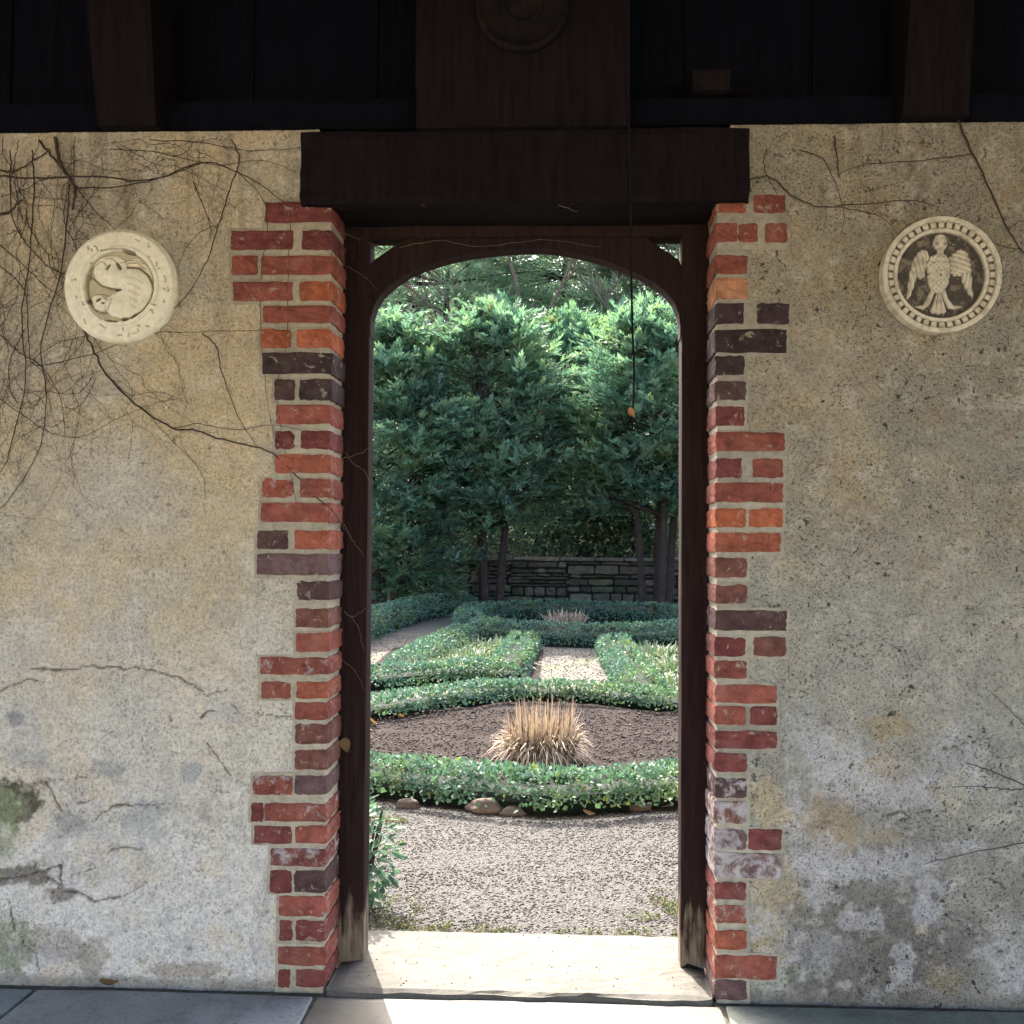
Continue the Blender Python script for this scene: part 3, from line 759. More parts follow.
# ================================================================== timber: door frame, lintel, porch roof
FY0, FY1 = 0.192, 0.282
frame = empty("door_frame", (W(525, 960, FY0).x, 0.235, 0), "dark brown timber door frame with arched head, rotted at the foot", "door frame")
def post(pxa, pxb, ybot, ragged, seed):
    xa = W(pxa, 600, FY0).x; xb = W(pxb, 600, FY0).x
    zb = W((pxa + pxb) / 2, ybot, FY0).z; zt = W(500, 228, FY0).z
    bm = bmesh.new(); bmesh.ops.create_grid(bm, x_segments=1, y_segments=1, size=0.5); bm.free()
    m = MB(); r_ = random.Random(seed)
    nz = 60; nx = 9
    ring = []
    V = []; Fc = []
    per = [(xa + (xb - xa) * k / nx, FY0) for k in range(nx)] + [(xb, FY0 + (FY1 - FY0) * k / 5) for k in range(5)] + [(xb - (xb - xa) * k / nx, FY1) for k in range(nx)] + [(xa, FY1 - (FY1 - FY0) * k / 5) for k in range(5)]
    foot = [r_.uniform(-0.004, 0.008) for _ in per]
    if ragged:
        for k in range(nx):
            foot[k] = [0.0, 0.0, 0.01, 0.055, 0.05, 0.012, 0.0, 0.0, 0.02][k] + r_.uniform(0, .006)
    for iz in range(nz + 1):
        t = (iz / nz) ** 1.5
        for k, (x, y) in enumerate(per):
            zz = zb + foot[k] + (zt - zb - foot[k]) * t
            cx, cy = (xa + xb) / 2, (FY0 + FY1) / 2
            s = 1 + (0.035 * (vn1(zz * 9 + k * 1.7 + seed)) - 0.017) * (1 + 1.8 * max(0, 0.35 - zz))
            if k in (0, nx, nx + 5, 2 * nx + 5): s *= 0.965
            V.append((cx + (x - cx) * s, cy + (y - cy) * s, zz))
    L = len(per)
    for iz in range(nz):
        for k in range(L):
            Fc.append((iz * L + k, iz * L + (k + 1) % L, (iz + 1) * L + (k + 1) % L, (iz + 1) * L + k))
    Fc.append(tuple(range(L))[::-1]); Fc.append(tuple(nz * L + k for k in range(L)))
    m.add(V, Fc)
    return m.build("post", M['frame'], frame)
def vn1(x):
    return float(vnoise(np.array([x]), np.array([3.7]), 55)[0])
post(336.5, 367, 963, False, 3)
post(681, 711.5, 968, True, 8)
hb = MB()
hb.box(W(341, 220, FY0).x, W(707, 220, FY0).x, FY0 - 0.006, FY1 + 0.006, W(520, 238, FY0).z, W(520, 203, FY0).z, 0.006, 0.002, 6)
hb.build("head_beam", M['frame'], frame)
inner = [(370, 335), (370, 318), (374, 304), (381, 293), (393, 282), (408, 272), (426, 264.5), (447, 258), (470, 253), (494, 250), (520, 248), (545, 247.6), (565, 250), (584, 254), (606, 260), (627, 268), (642, 275), (654, 281.5), (665, 290), (674, 301), (679, 313), (680.5, 325), (680.5, 337)]
outer = [(362, 335), (362, 312), (362, 290), (366, 268), (373, 260), (390, 248), (403, 239.5), (425, 234), (460, 234), (494, 234), (520, 234), (545, 234), (565, 234), (590, 234), (615, 234), (636, 234), (646, 236.5), (658, 245), (668, 251.5), (679, 259), (686, 275), (687, 305), (687, 337)]
def prism_strip(name, A, B, ya, yb, mat, parent):
    A2 = [W(*p, FY0) for p in A]; B2 = [W(*p, FY0) for p in B]
    n = len(A); V = []
    for P, y in ((A2, ya), (B2, ya), (A2, yb), (B2, yb)):
        V += [(p.x, y, p.z) for p in P]
    Fc = []
    for i in range(n - 1):
        Fc += [(i, n + i, n + i + 1, i + 1), (2 * n + i, 2 * n + i + 1, 3 * n + i + 1, 3 * n + i), (i, i + 1, 2 * n + i + 1, 2 * n + i), (n + i, 3 * n + i, 3 * n + i + 1, n + i + 1)]
    Fc += [(0, 2 * n, 3 * n, n), (n - 1, 2 * n - 1, 4 * n - 1, 3 * n - 1)]
    return mesh(name, V, Fc, mat, parent)
prism_strip("arched_head", inner, outer, FY0 + 0.008, FY1 - 0.008, M['frame'], frame)

lt = MB()
ya, yb = -0.035, 0.31
lt.box(W(299, 165, ya).x, W(751, 165, ya).x, ya, yb, W(520, 204, ya).z, W(520, 128, ya).z, 0.006, 0.003, 8)
lintel = lt.build("lintel_beam", M['timber'], origin=(0, 0.1, W(520, 204, ya).z))
tag(lintel, "thick dark timber beam lying across the top of the doorway", "lintel")

roof = empty("porch_roof", (0, -1.5, 2.46), "dark timber porch roof with plain boards and posts above the wall", "porch roof")
ZT = 3.34
def rb(name, pa, pb, y0, y1, z0, z1, mat='timber', bev=0.005, jit=0.002, cuts=5):
    m = MB(); m.box(pa, pb, y0, y1, z0, z1, bev, jit, cuts); return m.build(name, M[mat], roof)
wz = WTOP + 0.003
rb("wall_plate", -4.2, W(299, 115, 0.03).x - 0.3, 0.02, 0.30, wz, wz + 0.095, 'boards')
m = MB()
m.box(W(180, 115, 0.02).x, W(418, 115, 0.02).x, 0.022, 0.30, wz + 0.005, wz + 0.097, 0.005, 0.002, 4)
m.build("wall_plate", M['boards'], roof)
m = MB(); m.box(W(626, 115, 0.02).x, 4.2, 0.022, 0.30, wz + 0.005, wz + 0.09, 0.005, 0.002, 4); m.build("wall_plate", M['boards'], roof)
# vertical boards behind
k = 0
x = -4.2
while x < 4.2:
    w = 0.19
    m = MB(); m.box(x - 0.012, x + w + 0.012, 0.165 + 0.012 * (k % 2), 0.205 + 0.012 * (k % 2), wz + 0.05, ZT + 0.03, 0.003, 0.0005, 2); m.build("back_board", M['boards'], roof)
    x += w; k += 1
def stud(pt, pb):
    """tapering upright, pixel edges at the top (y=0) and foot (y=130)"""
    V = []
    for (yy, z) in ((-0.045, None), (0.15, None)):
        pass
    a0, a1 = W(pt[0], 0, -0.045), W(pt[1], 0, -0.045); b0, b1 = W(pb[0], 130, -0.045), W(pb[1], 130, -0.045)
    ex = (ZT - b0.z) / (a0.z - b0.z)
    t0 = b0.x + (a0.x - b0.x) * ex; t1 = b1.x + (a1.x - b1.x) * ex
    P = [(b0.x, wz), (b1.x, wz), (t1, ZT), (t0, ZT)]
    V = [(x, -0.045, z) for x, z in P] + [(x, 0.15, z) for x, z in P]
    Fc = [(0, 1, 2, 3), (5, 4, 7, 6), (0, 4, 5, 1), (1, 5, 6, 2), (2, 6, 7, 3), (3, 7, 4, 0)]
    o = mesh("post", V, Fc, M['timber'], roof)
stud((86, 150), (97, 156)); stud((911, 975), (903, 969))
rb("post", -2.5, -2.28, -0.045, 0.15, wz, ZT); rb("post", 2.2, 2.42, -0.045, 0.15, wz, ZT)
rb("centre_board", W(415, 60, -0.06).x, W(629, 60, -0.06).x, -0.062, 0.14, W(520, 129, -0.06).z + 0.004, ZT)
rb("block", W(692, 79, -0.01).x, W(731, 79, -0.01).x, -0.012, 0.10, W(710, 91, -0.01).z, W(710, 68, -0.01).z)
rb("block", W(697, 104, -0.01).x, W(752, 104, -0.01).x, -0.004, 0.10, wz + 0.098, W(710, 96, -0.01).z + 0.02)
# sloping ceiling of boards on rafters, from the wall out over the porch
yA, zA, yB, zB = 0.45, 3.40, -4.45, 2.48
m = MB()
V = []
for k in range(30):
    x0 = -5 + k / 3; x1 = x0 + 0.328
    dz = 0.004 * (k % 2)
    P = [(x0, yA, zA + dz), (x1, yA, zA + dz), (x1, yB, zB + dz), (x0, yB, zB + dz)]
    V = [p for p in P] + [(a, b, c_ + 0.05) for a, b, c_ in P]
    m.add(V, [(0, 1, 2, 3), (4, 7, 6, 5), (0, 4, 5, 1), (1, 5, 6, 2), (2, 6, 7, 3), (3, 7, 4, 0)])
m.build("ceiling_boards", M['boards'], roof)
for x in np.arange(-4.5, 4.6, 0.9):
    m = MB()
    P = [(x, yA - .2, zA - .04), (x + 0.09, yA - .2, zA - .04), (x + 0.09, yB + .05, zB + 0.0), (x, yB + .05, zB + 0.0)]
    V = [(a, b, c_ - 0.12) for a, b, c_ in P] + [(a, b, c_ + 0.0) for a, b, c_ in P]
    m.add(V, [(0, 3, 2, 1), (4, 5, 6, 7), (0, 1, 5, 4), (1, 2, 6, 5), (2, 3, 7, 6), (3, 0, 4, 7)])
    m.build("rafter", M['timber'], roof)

# ================================================================== roundels
def poly_mask(U, Vv, pts):
    ins = np.zeros(U.shape, bool); n = len(pts)
    for i in range(n):
        x0, y0 = pts[i]; x1, y1 = pts[(i + 1) % n]
        cond = ((y0 > Vv) != (y1 > Vv)) & (U < (x1 - x0) * (Vv - y0) / (y1 - y0 + 1e-12) + x0)
        ins ^= cond
    d = seg_dist(U, Vv, list(pts) + [pts[0]])
    return ins, np.where(ins, d, -d)

def roundel(center, rad, y0, hf, colf, figf, name, label, figname, mat):
    """carved disc: height field in front of a slab; figure faces become a child mesh"""
    N = 230
    nr = 88
    g = np.linspace(-1, 1, N)
    # polar-ish grid: square grid mapped on to the disc keeps quads neat
    A, B = np.meshgrid(g, g, indexing='ij')
    U = A * np.sqrt(1 - B * B / 2); Vv = B * np.sqrt(1 - A * A / 2)
    H, D, FG = hf(U, Vv)
    c = colf(U, Vv, H, D)
    V = np.stack([center.x + U * rad, y0 - H, center.z + Vv * rad], -1).reshape(-1, 3)
    i = np.arange(N - 1)[:, None] * N + np.arange(N - 1)[None]
    Fc = np.stack([i, i + N, i + N + 1, i + 1], -1).reshape(-1, 4)
    fm = FG.reshape(-1)[Fc].mean(1) > 0.5
    rim_idx = np.concatenate([np.arange(N) * N, (N - 1) * N + np.arange(1, N), np.arange(N - 2, -1, -1) * N + N - 1, np.arange(N - 2, 0, -1)])
    nv = len(V); k = len(rim_idx)
    back = V[rim_idx].copy(); back[:, 1] = 0.006
    Vr = np.concatenate([V, back]); j = np.arange(k); j2 = (j + 1) % k
    Fs = np.stack([rim_idx[j], nv + j, nv + j2, rim_idx[j2]], -1)
    cc = np.concatenate([c.reshape(-1, 3), c.reshape(-1, 3)[rim_idx]])
    def compact(V, Fc, cc):
        u, inv = np.unique(Fc, return_inverse=True)
        return V[u], inv.reshape(Fc.shape), cc[u]
    v1, f1, c1 = compact(Vr, np.concatenate([Fc[~fm], Fs]), cc)
    root = mesh(name, v1, f1, mat, origin=(center.x, 0.0, center.z), cols=c1, smooth=True)
    v2, f2, c2 = compact(Vr, Fc[fm], cc)
    mesh(figname, v2, f2, mat, root, None, c2, smooth=True)
    return tag(root, label, "roundel")

M['carved'] = m_attr('carved_stone', 0.85, 55, 0.35, 0.35, 0.003)
EC, ER = (510, 493), 376.0
def E(pts): return [((x - EC[0]) / ER, -(y - EC[1]) / ER) for x, y in pts]
def ndblur(H):
    B = H.copy()
    for _ in range(3):
        P = np.pad(B, 1, mode='edge')
        B = (P[:-2, 1:-1] + P[2:, 1:-1] + P[1:-1, :-2] + P[1:-1, 2:] + P[1:-1, 1:-1]) / 5
    return B
def eagle_h(U, V):
    r = np.hypot(U, V); th = np.arctan2(V, U)
    H = np.full(U.shape, 0.014)
    rough = fbm(U * 16 + 50, V * 16 + 50, 71) - 0.5
    H += 0.016 * (1 - sstep(0.0, 0.03, np.abs(r - 0.955) - 0.035))       # outer rim
    H += 0.010 * (1 - sstep(0.0, 0.02, np.abs(r - 0.77) - 0.025))        # inner ring
    chan = (r > 0.81) & (r < 0.905)
    dent = np.cos(th * 40) > -0.45
    H = np.where(chan & dent, H + 0.010, H)
    H = np.where(r < 0.735, 0.006 + rough * 0.006, H)
    fig = np.zeros(U.shape, bool)
    def add(mask_d, amp, soft, tex=0):
        nonlocal H, fig
        ins = mask_d > 0
        h = 0.008 + amp * np.sqrt(np.clip(mask_d / soft, 0, 1)) + tex
        H = np.where(ins & (r < 0.74), np.maximum(H, h), H); fig |= ins & (r < 0.74)
    lw = E([(405, 318), (370, 335), (335, 390), (315, 470), (302, 560), (292, 650), (318, 635), (345, 560), (360, 505), (390, 518), (415, 500), (418, 430), (445, 370), (432, 335)])
    rw = E([(640, 315), (675, 335), (700, 390), (708, 470), (712, 560), (718, 640), (690, 620), (655, 560), (635, 495), (590, 498), (570, 470), (570, 410), (560, 372), (600, 340)])
    _, d = poly_mask(U, V, lw); add(d, 0.011, 0.07, 0.0024 * np.sin((U * 1.0 + V * 0.25) * 84))
    _, d = poly_mask(U, V, rw); add(d, 0.010, 0.07, np.where(V > 0.03, 0.0024 * np.sin((V + U * 0.35) * 74), 0.0024 * np.sin((U - V * 0.25) * 84)))
    tail = E([(485, 590), (440, 720), (460, 738), (495, 745), (530, 740), (550, 725), (515, 590)])
    _, d = poly_mask(U, V, tail); add(d, 0.007, 0.04, 0.0025 * np.cos(np.arctan2(U + 0.03, -(V + 0.2)) * 26))
    for leg in (E([(455, 570), (475, 600), (445, 680), (400, 715), (340, 690), (395, 680), (425, 630)]), E([(540, 575), (560, 640), (590, 680), (660, 690), (600, 715), (555, 705), (525, 640), (515, 600)])):
        _, d = poly_mask(U, V, leg); add(d, 0.009, 0.04)
    body = E([(500, 340), (445, 370), (420, 420), (425, 500), (440, 580), (480, 610), (525, 605), (560, 560), (572, 480), (575, 400), (545, 355)])
    _, d = poly_mask(U, V, body)
    add(d, 0.016, 0.16, 0.009 * (fbm(U * 17 + 60, V * 17 + 60, 75, 3) - 0.5) + 0.0016 * np.sin(U * 70 + 3 * fbm(U * 9, V * 9, 76)) * np.sin(V * 62))
    neck = E([(480, 290), (495, 360), (530, 360), (540, 290)])
    _, d = poly_mask(U, V, neck); add(d, 0.012, 0.06)
    hx, hy = E([(510, 285)])[0]
    hd = 0.125 - np.hypot(U - hx, (V - hy) * 0.95); add(hd, 0.017, 0.11)
    cr = E([(470, 262), (482, 232), (510, 222), (540, 232), (552, 262), (510, 255)])
    _, d = poly_mask(U, V, cr); add(d, 0.012, 0.03)
    for ex in (485, 535):
        e_, f_ = E([(ex, 290)])[0]
        q = np.hypot(U - e_, V - f_)
        H = H - 0.006 * (1 - sstep(0.018, 0.034, q)) + 0.004 * (1 - sstep(0.0, 0.018, q))
    bx_, by_ = E([(510, 318)])[0]
    H = H + 0.006 * (1 - sstep(0.0, 0.035, np.hypot((U - bx_) * 1.5, V - by_)))
    nx_, ny_ = E([(507, 492)])[0]
    H = H - 0.012 * (1 - sstep(0.01, 0.028, np.hypot(U - nx_, V - ny_)))
    return H + rough * 0.0015, r, fig.astype(float)
def eagle_c(U, V, H, r):
    c = np.zeros(U.shape + (3,)) + np.array((0.68, 0.62, 0.46))
    n = fbm(U * 22 + 9, V * 22 + 9, 81)
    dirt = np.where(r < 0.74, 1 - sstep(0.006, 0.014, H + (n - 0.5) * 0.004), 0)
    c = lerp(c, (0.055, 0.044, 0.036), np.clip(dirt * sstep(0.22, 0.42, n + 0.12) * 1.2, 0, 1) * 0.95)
    ch = ((r > 0.80) & (r < 0.915)) * (1 - sstep(0.014, 0.022, H))
    c = lerp(c, (0.15, 0.125, 0.09), ch * 0.8)
    c = lerp(c, (0.36, 0.31, 0.21), sstep(0.5, 0.7, fbm(U * 9 + 3, V * 9 + 3, 82)) * 0.5)
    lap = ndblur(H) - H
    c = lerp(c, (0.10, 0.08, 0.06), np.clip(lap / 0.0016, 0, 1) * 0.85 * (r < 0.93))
    return np.clip(c, 0.02, 0.8)
ce = W(940, 276, -0.02)
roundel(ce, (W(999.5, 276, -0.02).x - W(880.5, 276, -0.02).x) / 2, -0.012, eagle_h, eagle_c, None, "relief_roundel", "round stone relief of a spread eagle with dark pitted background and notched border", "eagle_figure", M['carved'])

BCn, BR = (513, 485), 350.0
def Bp(pts): return [((x - BCn[0]) / BR, -(y - BCn[1]) / BR) for x, y in pts]
BD = {}
def beast_h(U, V):
    r = np.hypot(U, V); th = np.arctan2(V, U)
    H = np.full(U.shape, 0.030)
    H -= 0.010 * sstep(0.93, 1.0, r)
    H += 0.003 * (1 - sstep(0.0, 0.02, np.abs(r - 0.66) - 0.02))
    H = np.where(r < 0.615, 0.019, H)
    D = np.zeros(U.shape)
    fig = np.zeros(U.shape, bool)
    def add(pts, base, amp, soft):
        nonlocal H, fig
        ins, d = poly_mask(U, V, Bp(pts))
        h = base + amp * np.sqrt(np.clip(d / soft, 0, 1))
        ok = ins & (r < 0.6)
        H = np.where(ok, np.maximum(H, h), H); fig |= ok
    add([(345, 400), (352, 350), (385, 315), (440, 298), (500, 300), (545, 330), (560, 372), (620, 378), (675, 410), (708, 465), (715, 520), (698, 580), (655, 635), (600, 672), (530, 690), (465, 672), (432, 640), (415, 600),
         (430, 560), (475, 528), (520, 512), (455, 500), (400, 482), (360, 448)], 0.021, 0.014, 0.28)
    add([(335, 560), (360, 530), (400, 540), (430, 575), (432, 630), (400, 650), (355, 630)], 0.021, 0.008, 0.10)
    add([(545, 330), (620, 310), (690, 370), (715, 440), (640, 372), (560, 365)], 0.021, 0.005, 0.06)
    wob = (fbm(U * 12 + 4, V * 12 + 4, 91) - 0.5) * 0.03
    def groove(pts, w, dep, dk):
        nonlocal H, D
        d = seg_dist(U + wob, V, Bp(pts))
        k = 1 - sstep(w * 0.4, w, d)
        H = H - dep * k; D = np.maximum(D, k * dk)
    groove([(555, 372), (600, 374), (640, 383), (680, 415), (708, 460), (720, 510), (705, 570), (665, 630), (600, 680)], 0.020, 0.006, 0.60)
    groove([(330, 430), (360, 450), (400, 485), (450, 500), (520, 508)], 0.020, 0.005, 0.38)
    groove([(318, 420), (305, 500), (318, 570), (350, 635), (400, 680), (460, 700), (500, 702)], 0.034, 0.007, 0.30)
    groove([(340, 350), (330, 400), (322, 440)], 0.03, 0.006, 0.28)
    groove([(400, 270), (470, 258), (540, 262), (610, 285)], 0.026, 0.005, 0.45)
    groove([(446, 385), (420, 345), (390, 335), (362, 360)], 0.013, 0.003, 0.22)
    groove([(508, 385), (488, 335), (455, 315), (425, 318)], 0.013, 0.003, 0.22)
    groove([(520, 345), (560, 330), (610, 330), (655, 350)], 0.013, 0.003, 0.25)
    for q in range(5):
        groove([(560 + q * 6, 430 + q * 42), (610 - q * 4, 440 + q * 42), (660 - q * 12, 470 + q * 38)], 0.012, 0.0018, 0.06)
    groove([(360, 630), (400, 648), (432, 650)], 0.02, 0.004, 0.5)
    groove([(430, 575), (470, 560), (455, 600), (440, 630)], 0.016, 0.003, 0.2)
    groove([(355, 540), (400, 532), (450, 545)], 0.018, 0.004, 0.22)
    groove([(560, 345), (620, 345), (670, 380)], 0.016, 0.003, 0.35)
    for (x, y, rx, ry, a) in [(446, 372, 9, 22, -30), (508, 366, 10, 28, 34), (568, 279, 46, 13, -18), (320, 576, 11, 22, 10), (462, 700, 42, 9, -8), (548, 693, 26, 12, 0), (606, 672, 30, 10, 35), (384, 572, 18, 9, 35), (410, 590, 9, 6, 0), (492, 508, 16, 8, 0)]:
        (u, v), = Bp([(x, y)])
        a = R(a); du = (U - u) * math.cos(a) + (V - v) * math.sin(a); dv = -(U - u) * math.sin(a) + (V - v) * math.cos(a)
        q = np.hypot(du / (rx / BR), dv / (ry / BR))
        k = 1 - sstep(0.7, 1.15, q)
        H = H - 0.012 * k; D = np.maximum(D, k * 0.75)
    rr_ = random.Random(5)
    for k in range(34):
        a = rr_.uniform(0, 6.28); q = rr_.uniform(0.72, 0.9)
        a0 = rr_.uniform(0, 6.28); L = rr_.uniform(0.03, 0.07)
        p = (math.cos(a) * q, math.sin(a) * q); p2 = (p[0] + math.cos(a0) * L, p[1] + math.sin(a0) * L)
        d = seg_dist(U, V, [p, p2]); kk = 1 - sstep(0.006, 0.018, d)
        H = H - 0.004 * kk; D = np.maximum(D, kk * rr_.uniform(0.05, 0.2))
    BD['d'] = D
    return H, r, fig.astype(float)
def beast_c(U, V, H, r):
    c = np.zeros(U.shape + (3,)) + np.array((0.88, 0.83, 0.63))
    c = lerp(c, (0.70, 0.61, 0.40), sstep(0.52, 0.68, fbm(U * 4 + 3, V * 4 + 3, 92)) * 0.25)
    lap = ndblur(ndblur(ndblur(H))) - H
    c = lerp(c, (0.40, 0.34, 0.20), np.clip(lap / 0.0022, 0, 1) * 0.75)  # concave creases darkened in colour, standing in for relief shading
    c = lerp(c, (0.46, 0.39, 0.25), (r < 0.6) * (1 - sstep(0.020, 0.026, H)) * 0.8)  # sunken ground around the figure painted darker, also as relief shading
    c = lerp(c, (0.10, 0.085, 0.055), BD['d'] * 0.9)
    return np.clip(c, 0.02, 0.9)
cl = W(121, 286.5, -0.02)
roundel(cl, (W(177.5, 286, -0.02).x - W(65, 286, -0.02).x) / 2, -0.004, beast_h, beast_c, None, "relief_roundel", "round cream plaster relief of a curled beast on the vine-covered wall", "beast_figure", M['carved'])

# dark plaque on the centre board
pc = W(522, 8, -0.066)
def lathe(m, prof, c, n=56, col=(1, 1, 1)):
    V = []; Fc = []
    for r_, h in prof:
        for k in range(n):
            a = 2 * math.pi * k / n; V.append((c.x + r_ * math.cos(a), c.y - h, c.z + r_ * math.sin(a)))
    for i in range(len(prof) - 1):
        for k in range(n):
            Fc.append((i * n + k, i * n + (k + 1) % n, (i + 1) * n + (k + 1) % n, (i + 1) * n + k))
    Fc.append(tuple((len(prof) - 1) * n + k for k in range(n)))
    m.add(V, Fc, col)
R0 = 0.131
M['plaque'] = m_plain('dark_glazed_plaque', [(0.3, (0.006, 0.006, 0.008)), (0.7, (0.022, 0.016, 0.013))], 25, rough=0.8, bump=0.6, spec=0.06)
m = MB(); lathe(m, [(R0, 0.0), (R0, 0.018), (R0 - 0.006, 0.025), (R0 - 0.014, 0.025), (R0 - 0.02, 0.016), (R0 - 0.045, 0.014), (0.06, 0.013)], pc)
plq = m.build("round_plaque", M['plaque'], origin=(pc.x, pc.y, pc.z), smooth=True)
tag(plq, "dark round plaque fixed to the timber board above the doorway", "plaque")
m = MB(); lathe(m, [(0.060, 0.013), (0.056, 0.022), (0.046, 0.024), (0.042, 0.018), (0.034, 0.018), (0.024, 0.026), (0.006, 0.030)], pc)
m.build("boss", M['plaque'], plq, smooth=True)

# ================================================================== plants
def rnd_dirs(n, r):
    v = r.normal(size=(n, 3)); return v / np.linalg.norm(v, axis=1, keepdims=True)
def norm(v): return v / (np.linalg.norm(v, axis=-1, keepdims=True) + 1e-9)

def leaf_arrays(P, D, Nn, L, Wd, fold=0.15, r=None, tone=None):
    D = norm(D); S = norm(np.cross(D, Nn)); Nn = norm(np.cross(S, D))
    L = L[:, None]; Wd = Wd[:, None]
    V = np.stack([P, P + D * L * 0.5 + S * Wd * 0.5 + Nn * Wd * fold, P + D * L, P + D * L * 0.5 - S * Wd * 0.5 + Nn * Wd * fold], 1).reshape(-1, 3)
    n = len(P)
    b = np.arange(n)[:, None] * 4
    Fc = np.concatenate([b + np.array([[0, 1, 2]]), b + np.array([[0, 2, 3]])], 1).reshape(-1, 3)
    t = r.random(n) if tone is None else np.clip(tone, 0, 1)
    cc = np.repeat(np.stack([t, r.random(n), r.random(n)], -1), 4, 0)
    return V, Fc, cc

def superell(th, w, h):
    c, s = np.cos(th), np.sin(th)
    return np.sign(c) * np.abs(c) ** 0.6 * w / 2, np.abs(s) ** 0.55 * h

def hedge(path, w, h, label, leaf=0.03, dens=1700, mat='leaf_far', seed=1, bare=0.0, shag=0.05, smooth_n=10, group="clipped hedges of the knot garden"):
    pts = smooth_path([Vector((x, y, 0)) for x, y in path], smooth_n)
    P = np.array([(p.x, p.y) for p in pts]); seg = np.hypot(*(P[1:] - P[:-1]).T); cum = np.concatenate([[0], np.cumsum(seg)]); Lt = cum[-1]
    r = np.random.default_rng(seed)
    n = int(Lt * (w + 1.9 * h) * dens * 1.55)
    s = r.uniform(0, Lt, n)
    x = np.interp(s, cum, P[:, 0]); y = np.interp(s, cum, P[:, 1])
    tx = np.interp(s + 0.03, cum, P[:, 0]) - np.interp(s - 0.03, cum, P[:, 0]); ty = np.interp(s + 0.03, cum, P[:, 1]) - np.interp(s - 0.03, cum, P[:, 1])
    t = norm(np.stack([tx, ty, 0 * tx], -1)); side = np.stack([t[:, 1], -t[:, 0], 0 * tx], -1)
    th = r.uniform(0.0, math.pi, n); lowm = r.random(n) < 0.35; th = np.where(lowm, np.where(r.random(n) < 0.5, r.uniform(0.0, 0.45, n), math.pi - r.uniform(0.0, 0.45, n)), th)
    lump = 1 + shag * 2.6 * (fbm(s * 2.2 + 30, th * 1.6 + 30, seed + 500, 4) - 0.5) + shag * 2.0 * (fbm(s * 9 + 30, th * 4 + 30, seed + 600, 3) - 0.5)
    depth = 1 - np.abs(r.normal(0, 0.07, n)) - 0.02
    off, z = superell(th, w, h)
    z = z * (1 - bare) + h * bare * (0.6 + 0.4 * np.abs(np.cos(th * 1)))* np.where(z < h * 0.5, 1, 1)
    endt = np.minimum(sstep(0, w * 0.45, s), sstep(0, w * 0.45, Lt - s)) * 0.3 + 0.7
    k = (lump * depth)[:, None]
    Pn = np.stack([x, y, gz(y)], -1) + side * (off[:, None] * k) * endt[:, None] + np.array([0, 0, 1]) * (z[:, None] * k * endt[:, None])
    out = norm(side * np.cos(th)[:, None] * 1.0 + np.array([0, 0, 1]) * np.sin(th)[:, None])
    D = norm(out * 0.7 + rnd_dirs(n, r) * 0.9 + np.array([0, 0, 0.25]))
    Nn = norm(out + rnd_dirs(n, r) * 0.7 + np.array([0, 0, 0.5]))
    kf = (fbm(s * 7 + 3, th * 3 + 4, seed + 800, 4) > 0.36) | (r.random(n) < 0.25)
    Pn, D, Nn, s, th = Pn[kf], D[kf], Nn[kf], s[kf], th[kf]; n = len(Pn); szv = r.lognormal(-0.05, 0.2, n)
    V, Fc, cc = leaf_arrays(Pn, D, Nn, leaf * szv, leaf * 0.62 * szv * r.uniform(0.8, 1.2, n), 0.18, r, r.random(n) * 0.6 + 0.45 * fbm(s * 3 + 7, th * 2 + 9, seed + 700, 3))
    ci = len(pts) // 2
    org = (P[ci, 0], P[ci, 1], float(gz(P[ci, 1])))
    # twiggy inside
    cm = MB(); ring = 9; CV = []; CF = []
    kk = 0.62
    for i, (px_, py_) in enumerate(P):
        a = P[min(i + 1, len(P) - 1)] - P[max(i - 1, 0)]; a = a / np.hypot(*a); sd = (a[1], -a[0])
        e = 0.75 if i in (0, len(P) - 1) else 1
        for q in range(ring):
            th_ = math.pi * q / (ring - 1)
            o_, z_ = superell(np.array(th_), w * kk, h * kk); o_ = float(o_) * e; z_ = float(z_) * e
            if bare and q in (0, ring - 1): o_ *= 0.55
            CV.append((px_ + sd[0] * o_, py_ + sd[1] * o_, float(gz(py_)) - 0.01 + z_))
    for i in range(len(P) - 1):
        for q in range(ring - 1):
            CF.append((i * ring + q, i * ring + q + 1, (i + 1) * ring + q + 1, (i + 1) * ring + q))
    root = mesh("clipped_hedge", V, Fc, M[mat], origin=org, cols=cc)
    cm.add(CV, CF)
    rs = random.Random(seed)
    cm.build("twigs", M['core'], root)
    tag(root, label, "hedge", group)
    return root

def xd(px, dep):
    p = W(px, 545, dep - 3.24); return (p.x, p.y)

hedge(FRONT, 0.36, 0.215, "low leafy hedge nearest the doorway, edging the gravel in front of the mulch bed", 0.030, 2150, 'leaf_box', 31, 0.20, 0.10)
hedge(SECOND, 0.34, 0.17, "hedge curving along the far edge of the mulch bed, behind the larger dry grass tuft", 0.029, 2000, 'leaf_box', 32, 0.15, 0.07)
hedge([xd(330, 9.0), xd(372, 9.1), xd(420, 9.35), xd(470, 9.5), xd(520, 9.45)], 0.34, 0.20, "short straight hedge closing the near end of the left planted bed", 0.031, 1700, 'leaf_far', 33, 0.05)
hedge([xd(398, 9.6), xd(425, 10.5), xd(446, 11.3), xd(466, 12.3)], 0.34, 0.21, "hedge running back between the left planted bed and the left gravel strip", 0.030, 1700, 'leaf_far', 34, 0.0)
hedge([xd(507, 9.6), xd(515, 10.5), xd(521, 11.2), xd(526, 11.7)], 0.34, 0.21, "hedge running back along the left side of the central gravel strip", 0.030, 1700, 'leaf_far', 35, 0.0)
